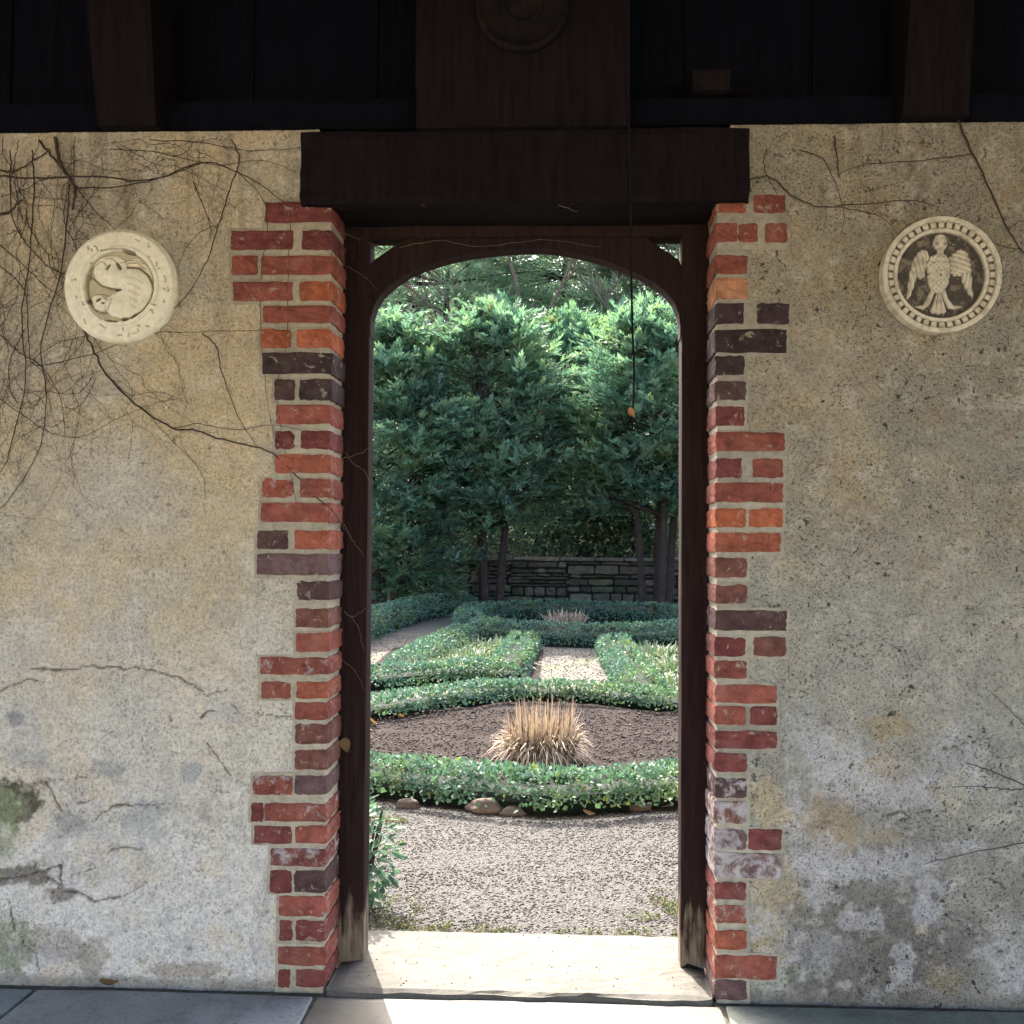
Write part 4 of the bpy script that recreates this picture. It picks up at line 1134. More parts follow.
hedge([xd(646, 8.65), xd(632, 9.6), xd(620, 10.6), xd(613, 11.5)], 0.36, 0.21, "hedge running back along the right side of the central gravel strip", 0.030, 1700, 'leaf_far', 36, 0.0)
hedge([xd(476, 12.55), xd(500, 12.2), xd(545, 12.0), xd(590, 11.9), xd(640, 12.0), xd(668, 12.3), xd(700, 12.9), xd(700, 13.6), xd(668, 14.2), xd(600, 14.5), xd(530, 14.5), xd(482, 14.2), xd(468, 13.4), xd(476, 12.7)], 0.36, 0.25,
      "hedge forming a closed oval loop around the small dry grass tuft", 0.028, 1900, 'leaf_far', 37, 0.0)
hedge([xd(325, 10.9), xd(352, 12.0), xd(384, 13.2), xd(420, 14.4), xd(455, 15.1), xd(478, 15.2)], 0.42, 0.30, "hedge sweeping back in an arc beyond the left gravel strip", 0.029, 1900, 'leaf_far', 38, 0.0)
hedge([xd(720, 11.6), xd(712, 12.3), xd(740, 12.9)], 0.34, 0.25, "hedge end beyond the right planted bed, half hidden by the door frame", 0.03, 1700, 'leaf_far', 39, 0.0)

def grass_tuft(base, rad, h, n, mat, label, cat, name, wd=0.008, lean=0.5, seed=1, droop=0.5, group=None, segs=4):
    r = np.random.default_rng(seed)
    a = r.uniform(0, 2 * math.pi, n); q = np.sqrt(r.random(n)) * rad * 0.55
    bx = base[0] + np.cos(a) * q; by = base[1] + np.sin(a) * q; bz = np.full(n, base[2])
    a2 = a + r.normal(0, 0.6, n); ln = h * r.uniform(0.55, 1.15, n); le = np.abs(r.normal(lean, lean * 0.5, n))
    dx, dy = np.cos(a2) * le, np.sin(a2) * le
    V = []; N = segs + 1
    t = np.linspace(0, 1, N)[None]
    X = bx[:, None] + dx[:, None] * ln[:, None] * t ** 1.4; Y = by[:, None] + dy[:, None] * ln[:, None] * t ** 1.4
    Z = bz[:, None] + ln[:, None] * (t - droop * (le[:, None] / lean) * 0.5 * t ** 2.2)
    sx, sy = -np.sin(a2 + r.normal(0, .6, n)), np.cos(a2 + r.normal(0, .6, n))
    w = wd * r.uniform(0.6, 1.3, n)[:, None] * (1 - 0.85 * t ** 2) * 0.5
    A = np.stack([X + sx[:, None] * w, Y + sy[:, None] * w, Z], -1); B = np.stack([X - sx[:, None] * w, Y - sy[:, None] * w, Z], -1)
    V = np.concatenate([A, B], 1).reshape(-1, 3)
    i = np.arange(n)[:, None] * 2 * N + np.arange(segs)[None]
    Fc = np.stack([i, i + 1, i + N + 1, i + N], -1).reshape(-1, 4)
    cc = np.repeat(np.stack([r.random(n), r.random(n), r.random(n)], -1), 2 * N, 0)
    o = mesh(name, V, Fc, M[mat], origin=base, cols=cc)
    return tag(o, label, cat, group)

b = G(541, 766)
b.z = float(gz(b.y)) + 0.01
grass_tuft((b.x, b.y, b.z), 0.32, 0.38, 2300, 'leaf_dry', "larger tuft of dry tan grass cut short on the dark mulch bed", "grass tuft", "dry_grass_tuft", 0.010, 0.29, 5, 1.0)
b = XD(566, 13.2)
grass_tuft((b.x, b.y, b.z), 0.34, 0.27, 420, 'leaf_dry', "small tuft of dry grass showing above the far oval hedge", "grass tuft", "dry_grass_tuft", 0.018, 0.35, 6, 0.4)
strap_l = ["clump of strappy green leaves in the left planted bed, farthest back", "clump of strappy green leaves in the middle of the left planted bed", "sprawling strappy clump at the near end of the left planted bed", "strappy clump beside the hedge on the right of the left planted bed", "low strappy clump in the near left corner of the left planted bed"]
for i, (px, dp, rd, hh) in enumerate([(487, 11.4, 0.3, 0.26), (468, 10.7, 0.32, 0.27), (452, 10.15, 0.3, 0.24), (494, 10.4, 0.28, 0.25), (425, 10.0, 0.25, 0.2)]):
    p = XD(px, dp)
    grass_tuft((p.x, p.y, p.z), rd * 1.45, hh * 0.75, 520, 'leaf_strap', strap_l[i], "plant", "strap_leaf_plant", 0.024, 1.0, 50 + i, 1.25, "strappy plants in the knot garden beds")
strap_r = ["tall strappy clump at the back of the right planted bed", "strappy clump in the middle of the right planted bed beside the hedge", "strappy clump at the near end of the right planted bed by the door frame", "strappy clump of the right planted bed touching the door frame edge", "small strappy clump in front of the far hedge of the right planted bed"]
for i, (px, dp, rd, hh) in enumerate([(655, 11.0, 0.34, 0.28), (662, 10.2, 0.3, 0.27), (672, 9.3, 0.3, 0.27), (682, 10.0, 0.34, 0.3), (640, 11.3, 0.24, 0.2)]):
    p = XD(px, dp)
    grass_tuft((p.x, p.y, p.z), rd * 1.45, hh * 0.70, 520, 'leaf_strap', strap_r[i], "plant", "strap_leaf_plant", 0.024, 1.0, 60 + i, 1.25, "strappy plants in the knot garden beds")

def leafy_shrub(base, rx, ry, h, n, leaf, mat, label, name, cat="shrub", seed=1, z0=0.05, stems=9, group=None):
    r = np.random.default_rng(seed); rs = random.Random(seed)
    d = rnd_dirs(n, r); q = r.random(n) ** 0.45
    c = np.array(base)
    lump = 0.7 + 0.6 * fbm(d[:, 0] * 2.5 + 20, d[:, 2] * 2.5 + d[:, 1] * 2 + 20, seed + 40, 4)
    P = c + np.stack([d[:, 0] * rx * q * lump, d[:, 1] * ry * q * lump, z0 * h + (h * (1 - z0)) * (0.5 + 0.5 * d[:, 2] * q * lump)], -1)
    D = norm(d + rnd_dirs(n, r) * 0.8 + np.array([0, 0, -0.1])); Nn = norm(np.array([0, 0, 1.0]) + rnd_dirs(n, r) * 0.8 + d * 0.3)
    V, Fc, cc = leaf_arrays(P, D, Nn, leaf * r.uniform(0.7, 1.3, n), leaf * 0.45 * r.uniform(0.8, 1.2, n), 0.15, r)
    root = mesh(name, V, Fc, M[mat], origin=base, cols=cc)
    m = MB()
    for k in range(stems):
        a = rs.uniform(0, 6.28); e = (base[0] + math.cos(a) * rx * 0.6, base[1] + math.sin(a) * ry * 0.6, base[2] + h * rs.uniform(0.6, 0.9))
        m.tube(smooth_path([(base[0], base[1], base[2] - 0.03), (base[0] + math.cos(a) * rx * 0.25, base[1] + math.sin(a) * ry * .25, base[2] + h * 0.35), e], 4), 0.012 * h + 0.004, 0.004, 5)
    m.build("stems", M['bark'], root)
    return tag(root, label, cat, group)
p = G(362, 915)
leafy_shrub((p.x - 0.01, p.y + 0.03, p.z), 0.12, 0.14, 0.40, 620, 0.042, 'leaf_box', "small glossy leafed shrub peeping from behind the door frame at gravel level", "leafy_shrub", seed=71)

# --- conifers: crowns of flat feathery sprays
def sprays(C, A, size, r, m, wd, droop=0.15, tone=None):
    """each spray: m narrow leaves in a fan along axis A"""
    n = len(C)
    A = norm(A); up = np.array([0, 0, 1.0]); S = norm(np.cross(A, up)); N2 = np.cross(S, A)
    t = np.tile(np.linspace(0.0, 1.0, m)[None], (n, 1)) + r.uniform(-0.04, 0.04, (n, m))
    sg = np.where(np.arange(m) % 2 == 0, 1.0, -1.0)[None] * np.ones((n, 1))
    L = size[:, None] * (0.52 - 0.25 * t) * r.uniform(0.75, 1.25, (n, m))
    P = C[:, None] + A[:, None] * (size[:, None] * t)[..., None] - up * (droop * size[:, None] * t ** 2)[..., None]
    ang = 0.75 - 0.45 * t
    D = A[:, None] * np.cos(ang)[..., None] + S[:, None] * (sg * np.sin(ang))[..., None] + N2[:, None] * r.normal(0.1, 0.28, (n, m))[..., None]
    Nn = np.tile(N2[:, None], (1, m, 1)) + r.normal(0, 0.35, (n, m, 3))
    tn = None
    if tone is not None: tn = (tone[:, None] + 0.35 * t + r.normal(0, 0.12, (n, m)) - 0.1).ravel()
    return leaf_arrays(P.reshape(-1, 3), D.reshape(-1, 3), Nn.reshape(-1, 3), L.ravel(), L.ravel() * wd, 0.1, r, tn)

def conifer(name, base, h, z_lo, rx, ry, label, trunks=3, n_br=150, spr=26, size=0.17, mat='leaf_yew', seed=1, m=12, wd=0.24, group=None, trunk_r=0.09, top=1.0, ragged=0.25, up=0.15, spread=0.12):
    r = np.random.default_rng(seed); rs = random.Random(seed)
    base = np.array(base, float)
    tr = MB(); tops = []
    for k in range(trunks):
        a = 6.28 * k / max(1, trunks) + rs.uniform(-.4, .4); q = 0 if trunks == 1 else spread
        p0 = base + np.array([math.cos(a) * q, math.sin(a) * q, -0.08])
        p1 = p0 + np.array([math.cos(a) * rx * 0.10, math.sin(a) * ry * 0.10, h * 0.4]); p2 = p0 + np.array([math.cos(a) * rx * 0.22 + rs.uniform(-.1, .1), math.sin(a) * ry * 0.22, h * 0.92])
        path = smooth_path([p0, p1, p2], 8); tops.append(path)
        tr.tube(path, trunk_r * rs.uniform(0.75, 1.1), 0.015, 8)
    Cs, As, Ts, Sz = [], [], [], []
    for b in range(n_br):
        f = (b + rs.random()) / n_br
        z = z_lo + (h - z_lo) * f
        path = rs.choice(tops); org = min(path, key=lambda q: abs(q.z - (base[2] + z * 0.92)))
        a = rs.uniform(0, 6.283)
        # crown outline: bulging in the middle, round on top, ragged
        prof = math.sin(math.pi * min(1, 0.25 + 0.75 * f) ** 0.9) ** 0.55 if f > 0.3 else 0.72 + 0.28 * f / 0.3
        prof = max(prof, 0.12) * rs.uniform(1 - ragged, 1 + ragged * 0.6)
        end = np.array([base[0] + math.cos(a) * rx * prof, base[1] + math.sin(a) * ry * prof, base[2] + z + up * rx * prof * rs.uniform(0.2, 1.2)])
        o = np.array(org); dv = end - o
        tr.tube([o, o + dv * 0.5 + np.array([0, 0, 0.06]), end], 0.018, 0.005, 4, cap=False)
        ln = np.linalg.norm(dv)
        ns = spr
        tt = 0.30 + 0.70 * r.random(ns) ** 0.6
        c = o + dv * tt[:, None] + r.normal(0, 1, (ns, 3)) * np.array([0.11, 0.11, 0.06]) * (0.6 + rx * 0.45)
        ax = norm(dv)[None] + r.normal(0, 0.65, (ns, 3)) * np.array([1, 1, 0.45]) + np.array([0, 0, 0.12])
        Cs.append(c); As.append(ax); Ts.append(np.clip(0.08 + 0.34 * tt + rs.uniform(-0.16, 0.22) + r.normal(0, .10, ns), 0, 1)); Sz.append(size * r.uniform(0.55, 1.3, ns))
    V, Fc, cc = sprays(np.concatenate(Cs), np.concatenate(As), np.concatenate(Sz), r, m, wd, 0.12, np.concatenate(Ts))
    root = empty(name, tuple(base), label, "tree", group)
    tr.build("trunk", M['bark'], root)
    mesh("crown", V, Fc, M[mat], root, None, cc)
    return root

def bank(px, dep):
    p = W(px, 545, dep - 3.24); return (p.x, p.y, float(gz(p.y)))
bank0 = bank
g = "yews along the stone wall"
def tp(px, dep):
    p = XD(px, dep); return (p.x, p.y, p.z)
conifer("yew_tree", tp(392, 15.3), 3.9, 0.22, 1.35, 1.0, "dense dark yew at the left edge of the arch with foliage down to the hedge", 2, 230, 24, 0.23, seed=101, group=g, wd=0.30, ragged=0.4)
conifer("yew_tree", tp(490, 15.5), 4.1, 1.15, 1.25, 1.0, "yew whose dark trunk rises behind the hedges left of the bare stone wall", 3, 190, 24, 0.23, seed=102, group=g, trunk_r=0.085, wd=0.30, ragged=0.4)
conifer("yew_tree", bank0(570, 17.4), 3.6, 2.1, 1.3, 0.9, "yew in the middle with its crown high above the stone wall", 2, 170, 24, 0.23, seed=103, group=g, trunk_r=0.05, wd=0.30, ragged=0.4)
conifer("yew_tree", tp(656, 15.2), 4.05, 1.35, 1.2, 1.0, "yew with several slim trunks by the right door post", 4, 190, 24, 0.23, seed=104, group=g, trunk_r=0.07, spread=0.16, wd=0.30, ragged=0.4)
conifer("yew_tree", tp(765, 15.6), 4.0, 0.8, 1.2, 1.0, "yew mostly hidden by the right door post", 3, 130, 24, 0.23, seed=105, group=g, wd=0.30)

g = "trees rising above the yews"
bl = ["dark leafy conifer behind the yews at the upper left of the arch", "tall conifer with drooping boughs behind the yews at the centre of the arch", "pale green conifer behind the yews right of the hanging cord", "tall conifer behind the yews between the left and centre background trees", "distant conifer at the far left behind the yews", "distant conifer at the far right behind the yews", "farthest conifer glimpsed between the trees right of the arch crown", "farthest conifer glimpsed between the trees left of the arch crown"]
for i, (px, dp, hh, rx, s) in enumerate([(430, 22, 8.5, 2.4, 201), (545, 25, 9.5, 2.7, 202), (665, 23, 8.0, 2.3, 203), (495, 30, 10.0, 3.0, 204), (350, 27, 8.5, 2.7, 205), (740, 28, 9.0, 2.9, 206), (590, 34, 11.5, 3.6, 207), (420, 35, 11.5, 3.6, 208)]):
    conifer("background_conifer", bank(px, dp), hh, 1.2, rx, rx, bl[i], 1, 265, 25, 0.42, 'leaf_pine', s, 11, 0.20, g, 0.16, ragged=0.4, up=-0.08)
g = "shrubs on the bank behind the stone wall"
sl = ["shrub with sunlit glossy leaves above the bare stretch of stone wall", "lower glossy shrub behind the wall beside the right yew trunks", "glossy shrub behind the wall right of the central yew trunk", "broad shrub behind the wall at the left edge of the arch", "taller shrub farther back between the yew trunks", "far shrub on the bank near the right door post"]
for i, (px, dp, rx, hh, nn) in enumerate([(588, 17.6, 0.95, 2.0, 4200), (640, 17.5, 0.8, 1.4, 2800), (530, 18.3, 0.9, 1.8, 3000), (390, 18.2, 1.2, 1.9, 3400), (545, 21.0, 1.7, 3.0, 4200), (670, 20.5, 1.6, 2.8, 3600)]):
    leafy_shrub(bank(px, dp), rx, rx * 0.8, hh, nn, 0.10, 'leaf_shrub', sl[i], "evergreen_shrub", seed=300 + i, z0=0.08, group=g)

low = ["low leafy shrub spilling towards the wall coping, left of the central trunk", "low leafy shrub just behind the coping in the middle of the stone wall", "low leafy shrub just behind the coping, right of the middle", "low leafy shrub behind the coping beside the right yew trunks"]
for i, (px, dp) in enumerate([(470, 17.4), (545, 17.3), (600, 17.5), (650, 17.3)]):
    leafy_shrub(bank(px, dp), 0.75, 0.5, 0.85, 2400, 0.085, 'leaf_shrub', low[i], "evergreen_shrub", seed=330 + i, z0=-0.1, group=g)

# a bare broadleaf limb and twigs high behind the arch
def bare_tree(base, h, seed, label):
    rs = random.Random(seed); m = MB()
    root = empty("bare_tree", base, label, "tree")
    def grow(p, d, L, r_, lev):
        pts = [p]; q = Vector(p); dd = Vector(d)
        for k in range(4):
            dd = (dd + Vector((rs.uniform(-.2, .2), rs.uniform(-.2, .2), rs.uniform(-.05, .15)))).normalized(); q = q + dd * L / 4; pts.append(q.copy())
        m.tube(pts, r_, r_ * 0.5, 5 if lev else 8, cap=False)
        if lev < 4:
            for k in range(4 if lev < 2 else 3):
                t = rs.choice(pts[1:]) if k else pts[-1]
                nd = (dd + Vector((rs.uniform(-1, 1), rs.uniform(-1, 1), rs.uniform(-.3, .6))) * 0.9).normalized()
                grow(t, nd, L * rs.uniform(0.5, 0.75), r_ * 0.5, lev + 1)
    grow(Vector(base), Vector((0.1, -0.1, 1)), h * 0.5, 0.075, 0)
    m.build("trunk", M['bark_grey'], root)
bare_tree(bank(640, 20.0), 6.5, 5, "leafless tree with grey twigs behind the yews, upper right of the arch")
bare_tree(bank(480, 19.2), 6.8, 9, "leafless tree whose crooked brown limb crosses the top of the arch")

# --- dry stone retaining wall
def stone_wall():
    m = MB(); r_ = random.Random(44)
    z = 0.30; top = W(560, 557, YW).z
    rows = [0.10, 0.07, 0.11, 0.06, 0.08, 0.10, 0.06, 0.08, 0.06]
    s = (top - 0.06 - z) / sum(rows)
    xx = -7.0
    while xx < 7:
        xw = r_.uniform(0.5, 1.3)
        hs = [r_.choice((0.05, 0.07, 0.09, 0.12, 0.15)) * r_.uniform(0.85, 1.15) for _ in range(30)]
        z = 0.30; zt = top - 0.06
        for h in hs:
            if z >= zt - 0.02: break
            if zt - z - h < 0.045: h = zt - z
            x = xx + r_.uniform(-0.05, 0.03); xend = xx + xw + r_.uniform(-0.03, 0.05)
            while x < xend - 0.05:
                w = min(r_.uniform(0.14, 0.46), max(0.1, xend - x))
                c = np.array(r_.choice([(0.125, 0.125, 0.10), (0.10, 0.105, 0.09), (0.165, 0.155, 0.13), (0.11, 0.125, 0.08), (0.14, 0.12, 0.105)])) * r_.uniform(0.5, 1.0)
                m.box(x, x + w - 0.008, YW - 0.02 + r_.uniform(-.035, .03), YW + 0.24 - r_.uniform(0, .02), z + r_.uniform(0, 0.008), z + h * r_.uniform(0.88, 1.0), 0.016, 0.008, 2, c, seed=r_.random())
                x += w
            z += h
        xx += xw
    z = top - 0.06
    x = -7
    while x < 7:
        w = r_.uniform(0.4, 0.9)
        m.box(x, x + w - 0.01, YW - 0.06 + r_.uniform(-.015, .015), YW + 0.27, z, z + 0.06 + r_.uniform(-.008, .008), 0.01, 0.004, 2, np.array((0.17, 0.165, 0.14)) * r_.uniform(0.8, 1.15), seed=r_.random())
        x += w
    o = m.build("stone_wall", m_attr('wall_stone', 0.9, 14, 0.9, 0.8, 0.02), origin=(0, YW + 0.1, 0.4))
    tag(o, "low dry stone wall behind the hedges, mossy and grey with flat coping", "stone wall")
    b = MB(); b.box(-7, 7, YW + 0.02, YW + 0.22, 0.2, top - 0.08, 0); b.build("wall_core", M['core'], o)
stone_wall()

# dead stalks at the left in front of the stone wall
m = MB(); rs = random.Random(12); bp = XD(391, 15.9)
for k in range(9):
    x0 = bp.x + rs.uniform(-.16, .16)
    m.tube([(x0, bp.y + rs.uniform(-.05, .05), bp.z - .02), (x0 + rs.uniform(-.05, .08), bp.y, bp.z + 0.3), (x0 + rs.uniform(-.12, .2), bp.y, bp.z + rs.uniform(0.5, 0.72))], 0.016, 0.008, 5)
o = m.build("dead_stalks", m_plain('stalk', [(0.3, (0.20, 0.13, 0.09)), (0.7, (0.36, 0.26, 0.19))], 20), origin=tuple(bp))
tag(o, "bunch of cut brown stalks against the stone wall at the left", "plant stalks")

# edging stones and small rocks below the front hedge
rock = []
rl = ["largest pale rock under the front hedge, left of the middle", "rock tucked under the front hedge beside the largest pale rock", "brown rock under the right end of the front hedge", "small tan rock under the front hedge near the right door post", "small rock under the front hedge at the far left"]
for i, (px, py, s) in enumerate([(487, 813, 0.070), (513, 816, 0.045), (640, 811, 0.045), (664, 808, 0.04), (408, 808, 0.045)]):
    p = G(px, py); bm = bmesh.new(); bmesh.ops.create_icosphere(bm, subdivisions=3, radius=1)
    r_ = random.Random(i + 3)
    ph = [r_.uniform(0, 6) for _ in range(3)]
    V = []
    for v in bm.verts:
        q = v.co.copy(); k = 1 + 0.16 * math.sin(q.x * 3 + ph[0]) * math.sin(q.y * 4 + ph[1]) + 0.10 * math.sin(q.z * 6 + ph[2])
        V.append((p.x + q.x * s * 1.35 * k, p.y + q.y * s * 0.9 * k, p.z + s * 0.35 + q.z * s * 0.62 * k))
    bm.verts.index_update(); Fc = [tuple(v.index for v in f.verts) for f in bm.faces]; bm.free()
    o = mesh("rock", V, Fc, M['pebble'], origin=tuple(p), cols=np.tile([[(0.13, 0.10, 0.085), (0.085, 0.068, 0.056), (0.11, 0.078, 0.056)][i % 3]], (len(V), 1)), smooth=True)
    tag(o, rl[i], "rock", "rocks under the front hedge")

# moss and weeds creeping on to the gravel
def moss(spots, n, seed):
    r = np.random.default_rng(seed); P = []
    for (px, py, sx, sy) in spots:
        g_ = G(px, py); k = n // len(spots)
        P.append(np.stack([r.normal(g_.x, sx, k), np.maximum(r.normal(g_.y, sy, k), 0.49), np.zeros(k)], -1))
    P = np.concatenate(P); keep = fbm(P[:, 0] * 9 + 50, P[:, 1] * 9 + 50, 97) > 0.46; P = P[keep]; P[:, 2] = gz(P[:, 1]) + 0.008
    k = len(P); D = norm(rnd_dirs(k, r) * np.array([1, 1, 0.3]) + np.array([0, 0, 0.5])); Nn = norm(rnd_dirs(k, r) * 0.6 + np.array([0, 0, 1.0]))
    V, Fc, cc = leaf_arrays(P, D, Nn, r.uniform(0.008, 0.02, k), r.uniform(0.004, 0.009, k), 0.1, r)
    tag(mesh("moss", V, Fc, M['leaf_moss'], cols=cc), kind="stuff")
M['leaf_moss'] = m_leaf('moss_leaf', (0.030, 0.040, 0.014), (0.105, 0.13, 0.045), ((0.13, 0.09, 0.05), 0.25), 0.7, 0.2, 0.2)
moss([(392, 915, 0.07, 0.10), (662, 925, 0.07, 0.07), (672, 905, 0.05, 0.10), (430, 930, 0.10, 0.04), (385, 822, 0.12, 0.04), (560, 935, 0.25, 0.02)], 3600, 98)
# fallen leaves
def dead_leaf(pos, size, ang, label, tilt=0.2, wallside=False, col=0.6):
    r = np.random.default_rng(int(ang * 100) + 3)
    N = 7; V = []; Fc = []
    for i in range(N):
        t = i / (N - 1); w = math.sin(math.pi * (0.08 + 0.88 * t) ** 0.8) * 0.36
        for s in (-1, 0, 1):
            V.append((t - 0.5, s * w, 0.10 * abs(s) + 0.18 * (t - 0.5) ** 2 * 2))
    for i in range(N - 1):
        for s in range(2):
            Fc.append((i * 3 + s, i * 3 + s + 1, i * 3 + s + 4, i * 3 + s + 3))
    Mx = Matrix.Translation(Vector(pos)) @ (Euler((R(78) if wallside else tilt, tilt if not wallside else ang, ang if not wallside else 0.3)).to_matrix().to_4x4()) @ Matrix.Scale(size, 4)
    V = [Mx @ Vector(v) for v in V]
    o = mesh("fallen_leaf", V, Fc, M['leaf_dead'], origin=tuple(pos), cols=np.tile([[col, 0.2, 0.5]], (len(V), 1)))
    return tag(o, label, "leaf", "dry fallen leaves")
f = floor_pt(108, 988); dead_leaf((f.x, f.y, 0.012), 0.05, 0.5, "curled tan leaf on the bluestone floor at the foot of the left wall")
p = G(372, 728); dead_leaf((p.x, p.y, p.z + 0.04), 0.10, 1.2, "yellow leaf on the mulch by the left door post", 0.5, col=1.0)
p = G(400, 722); dead_leaf((p.x, p.y, p.z + 0.035), 0.07, 2.1, "pinkish tan leaf on the mulch below the second hedge", 0.4)
p = G(588, 812); dead_leaf((p.x, p.y - 0.12, p.z + 0.02), 0.06, 0.2, "tan leaf on the gravel edge under the middle of the front hedge", 0.3)
p = G(415, 713); dead_leaf((p.x, p.y, p.z + 0.035), 0.08, 2.9, "pale upright leaf at the foot of the second hedge", 0.7, col=1.0)
q = W(345, 745, 0.186); dead_leaf(tuple(q), 0.045, 1.3, "yellowed leaf caught on the left door post", wallside=True)
q = W(519, 214, 0.18); dead_leaf(tuple(q), 0.030, 1.5, "tan leaf hanging under the timber beam at the middle", wallside=True)
q = W(646, 211, 0.18); dead_leaf(tuple(q), 0.034, 0.4, "tan leaf hanging under the timber beam beside the cord", wallside=True)

# hanging cord with a leaf at its end
m = MB()
m.tube(smooth_path([W(629, -20, -0.075), W(628.5, 60, -0.072), W(629, 128, -0.066), W(630, 170, -0.045), W(630.5, 204, -0.04), W(631, 260, -0.04), W(632.5, 330, -0.038), W(634, 370, -0.04), W(633, 408, -0.04)], 6), 0.0036, 0.0032, 6)
o = m.build("hanging_cord", M['cord'], origin=tuple(W(629, 0, -0.07)))
tag(o, "thin black cord hanging down through the right half of the arch", "cord")
q = W(631, 413, -0.04); dead_leaf(tuple(q), 0.030, 1.0, "orange brown leaf at the lower end of the hanging cord", wallside=True, col=0.0)

# ================================================================== bare vines on the walls
VR = random.Random(77)
def vine_stroke(m, pts, r0, r1=None, y=-0.007, wob=0.0022):
    P = []
    for i, p in enumerate(pts):
        yy = p[2] if len(p) > 2 else y
        P.append(W(p[0] + VR.uniform(-1.0, 1.0), p[1] + VR.uniform(-1.0, 1.0), yy))
    S = smooth_path(P, 6)
    S = [s + Vector((0, VR.uniform(-0.006, 0.001) if r0 > 0.0012 else 0, 0)) * 0.5 + Vector((VR.uniform(-wob, wob), VR.uniform(-0.002, 0.002), VR.uniform(-wob, wob))) for s in S]
    m.tube(S, r0, r1 if r1 is not None else r0 * 0.5, 5)
def vine_walk(m, x, y, ang, n, r0, step=14, turn=0.4, bias=None, ylim=(132, 985), xlim=(-40, 330), lev=0):
    pts = [(x, y)]
    for k in range(n):
        ang += VR.gauss(0, turn)
        if bias is not None: ang += (bias - ang) * 0.12
        x += math.cos(ang) * step; y += math.sin(ang) * step
        if not (ylim[0] < y < ylim[1] and xlim[0] < x < xlim[1]): break
        pts.append((x, y))
        if lev < 2 and VR.random() < 0.14:
            vine_walk(m, x, y, ang + VR.choice((-1, 1)) * VR.uniform(0.4, 1.1), int(n * 0.45), r0 * 0.6, step * 0.8, turn, None, ylim, xlim, lev + 1)
    if len(pts) > 2: vine_stroke(m, pts, r0, r0 * 0.45)
def vine(label, strokes, walks=(), mat='vine', name="bare_vine", y=-0.007):
    m = MB()
    for pts, r in strokes: vine_stroke(m, pts, r, y=y)
    for w in walks: vine_walk(m, *w)
    p = W(strokes[0][0][0][0], strokes[0][0][0][1], -0.005)
    o = m.build(name, M[mat], origin=tuple(p))
    return tag(o, label, "vine", "bare vines on the walls")
vine("long bare vine slanting from under the cream roundel across to the bricks", [
    ([(78, 318), (85, 331), (98, 357), (111, 380), (148, 413), (174, 428), (197, 429), (223, 439), (267, 450), (293, 472), (315, 495), (332, 510), (345, 530)], 0.0032),
    ([(202, 333), (217, 346), (223, 372), (237, 413), (256, 446)], 0.0019), ([(174, 428), (200, 424), (240, 430), (275, 425), (310, 432)], 0.0012), ([(148, 413), (170, 440), (200, 470), (206, 500)], 0.0011), ([(111, 380), (130, 395), (160, 392), (190, 405)], 0.001)])
vine("bare vine arching over the top of the left wall to the timber beam", [
    ([(-10, 176), (37, 179), (93, 177), (148, 181), (204, 163), (237, 172), (267, 190), (285, 205)], 0.0026), ([(74, 189), (122, 187), (167, 177), (204, 162)], 0.0020), ([(193, 183), (208, 220), (212, 240)], 0.0016),
    ([(232, 140), (240, 160), (232, 183), (219, 224), (208, 261), (182, 302), (150, 325)], 0.0022), ([(150, 140), (200, 142), (250, 150), (300, 148)], 0.0014), ([(110, 150), (160, 152), (215, 165), (262, 160), (296, 172)], 0.0013), ([(219, 224), (196, 236), (180, 262), (178, 280)], 0.0010), ([(237, 172), (262, 200), (268, 235), (262, 265), (262, 330), (268, 400), (276, 440)], 0.0013),
    ([(292, 200), (288, 265), (286, 343), (278, 387), (284, 440), (300, 520)], 0.0012)])
vine("thick tangle of bare vines hanging down the left edge of the left wall", [
    ([(56, 138), (60, 160), (70, 179), (75, 190), (72, 210)], 0.0058), ([(40, 140), (50, 155), (66, 172), (78, 188)], 0.0040), ([(-6, 168), (10, 172), (24, 166), (50, 150)], 0.0035), ([(-5, 215), (10, 212), (22, 200)], 0.0045),
    ([(70, 185), (67, 213), (62, 270), (41, 343), (46, 400), (37, 454), (8, 500), (-6, 512)], 0.0022), ([(33, 150), (33, 187), (30, 250), (22, 320), (26, 380), (8, 454), (-4, 480)], 0.0024),
    ([(10, 150), (14, 220), (40, 260), (62, 275), (70, 300)], 0.0022), ([(-6, 240), (20, 262), (48, 288), (66, 300)], 0.0018), ([(-6, 262), (24, 290), (30, 340), (36, 365), (93, 354), (141, 335), (190, 332), (262, 330)], 0.0017),
    ([(-6, 395), (26, 417), (48, 432), (74, 437), (100, 430), (122, 417), (150, 405)], 0.0013), ([(-6, 330), (20, 352), (45, 370), (60, 400), (66, 440)], 0.0014), ([(37, 365), (60, 392), (80, 380), (100, 370)], 0.001),
    ([(78, 190), (100, 215), (115, 228)], 0.0014), ([(24, 330), (10, 360), (12, 395), (26, 404), (40, 400)], 0.0015)],
    walks=[(VR.uniform(-20, 110), VR.uniform(135, 200), VR.uniform(0.9, 2.2), 26, VR.uniform(0.0007, 0.0016), 14, 0.35, 1.65) for _ in range(17)] +
          [(VR.uniform(-10, 120), VR.uniform(230, 420), VR.uniform(0.2, 3.0), 12, VR.uniform(0.0006, 0.0011), 11, 0.4, 1.6) for _ in range(13)] +
          [(VR.uniform(60, 250), VR.uniform(135, 170), VR.uniform(0.2, 2.8), 10, VR.uniform(0.0006, 0.001), 12, 0.4, None) for _ in range(16)])
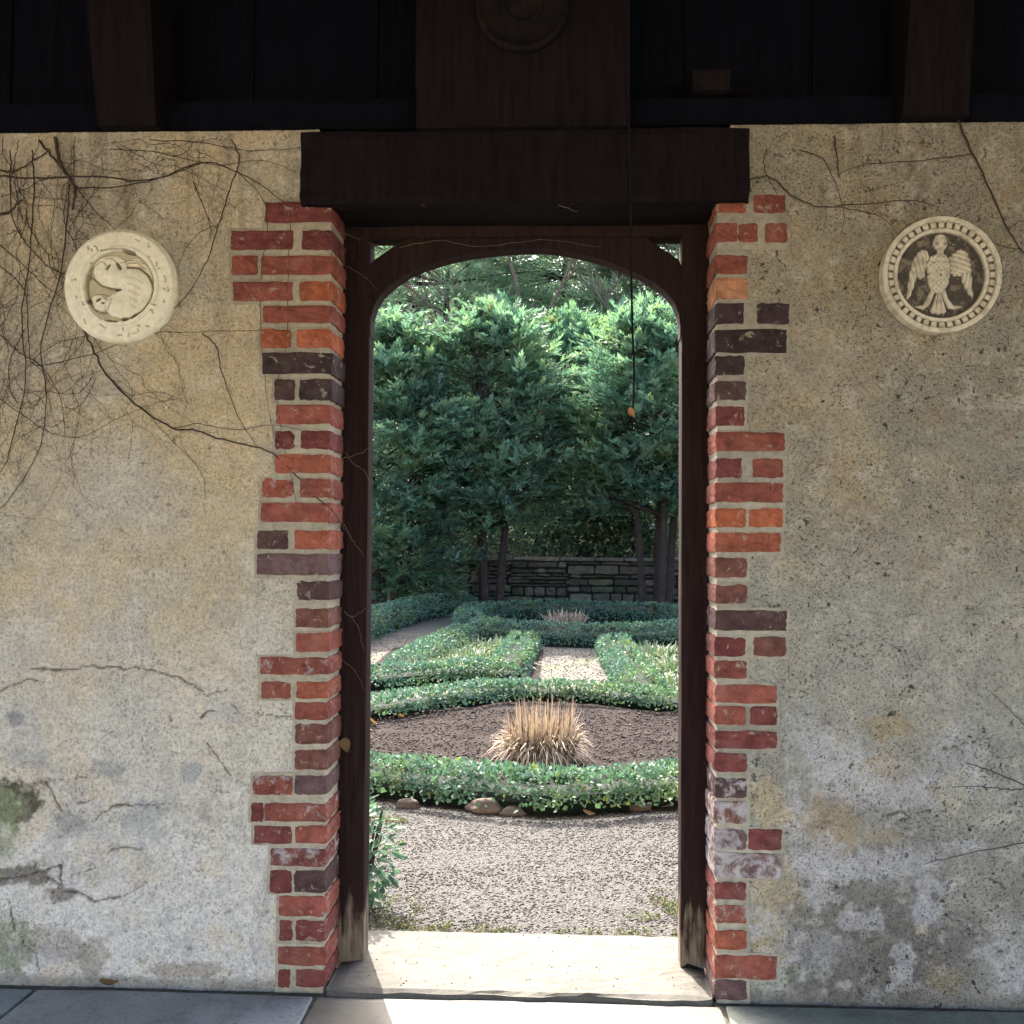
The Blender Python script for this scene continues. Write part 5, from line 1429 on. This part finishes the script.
vine("bare vine dropping from the roof to the right edge past the eagle roundel", [
    ([(955, 100), (959, 123), (974, 155), (990, 190), (1006, 229), (1021, 250), (1034, 262)], 0.0034), ([(974, 155), (951, 157), (916, 162), (869, 164), (838, 174)], 0.0017), ([(1006, 229), (1020, 222), (1034, 220)], 0.0014), ([(1021, 250), (1005, 248), (990, 240), (975, 232)], 0.0012)])
vine("thin bare vine wandering between the right bricks and the eagle roundel", [
    ([(750, 180), (769, 176), (791, 194), (818, 206), (857, 205), (908, 200), (935, 206)], 0.0023), ([(834, 135), (836, 155), (838, 178)], 0.0030), ([(767, 148), (764, 162), (770, 180), (782, 205), (790, 218)], 0.0015), ([(799, 151), (822, 159), (838, 190), (843, 215), (841, 238)], 0.0017),
    ([(838, 206), (873, 213), (890, 225), (892, 238)], 0.0012), ([(883, 125), (880, 145), (875, 164)], 0.0010), ([(790, 130), (775, 140), (766, 155)], 0.0009)])
vine("forked dry twig clinging to the lower right of the right wall", [([(1040, 792), (1024, 785), (996, 773), (967, 762)], 0.0022), ([(1028, 788), (1010, 790), (980, 787), (952, 786)], 0.0014)])
vine("single dry twig lying low across the damp grey patch of the right wall", [([(1040, 838), (1024, 843), (965, 854), (924, 865)], 0.0015)])
vine("short dry twig at the right edge above the forked one", [([(1040, 742), (1024, 726), (1006, 706), (991, 691)], 0.0016)])
FT = 0.186
vine("pale dry tendrils straggling over the arched door frame", [
    ([(332, 230, -0.012), (345, 233, 0.05), (360, 240, FT), (378, 246, FT)], 0.0011), ([(338, 262, FT), (352, 268, FT), (365, 276, FT), (378, 290, FT)], 0.0010), ([(345, 452, FT), (352, 462, FT), (365, 472, FT), (372, 486, FT)], 0.0011), ([(341, 458, FT), (355, 456, FT), (370, 447, FT)], 0.0013),
    ([(344, 524, FT), (352, 540, FT), (364, 556, FT)], 0.0011), ([(344, 612, FT), (352, 617, FT), (366, 609, FT)], 0.0012), ([(352, 617, FT), (360, 630, FT), (364, 650, FT)], 0.0009), ([(343, 660, FT), (356, 672, FT), (364, 690, FT)], 0.0008),
    ([(400, 246, FT), (440, 240, FT), (480, 246, FT), (540, 240, FT), (600, 248, FT)], 0.0009), ([(560, 205, -0.04), (580, 212, 0.05), (592, 220, FT), (602, 224, FT)], 0.0010), ([(420, 205, -0.04), (450, 212, 0.10), (480, 210, 0.10), (516, 206, 0.10), (560, 212, 0.1), (640, 208, .1), (690, 212, .1)], 0.0010), ([(348, 208, .1), (390, 214, .1), (440, 206, .1), (470, 216, .1)], 0.001)],
    mat='vine_pale', y=FT)
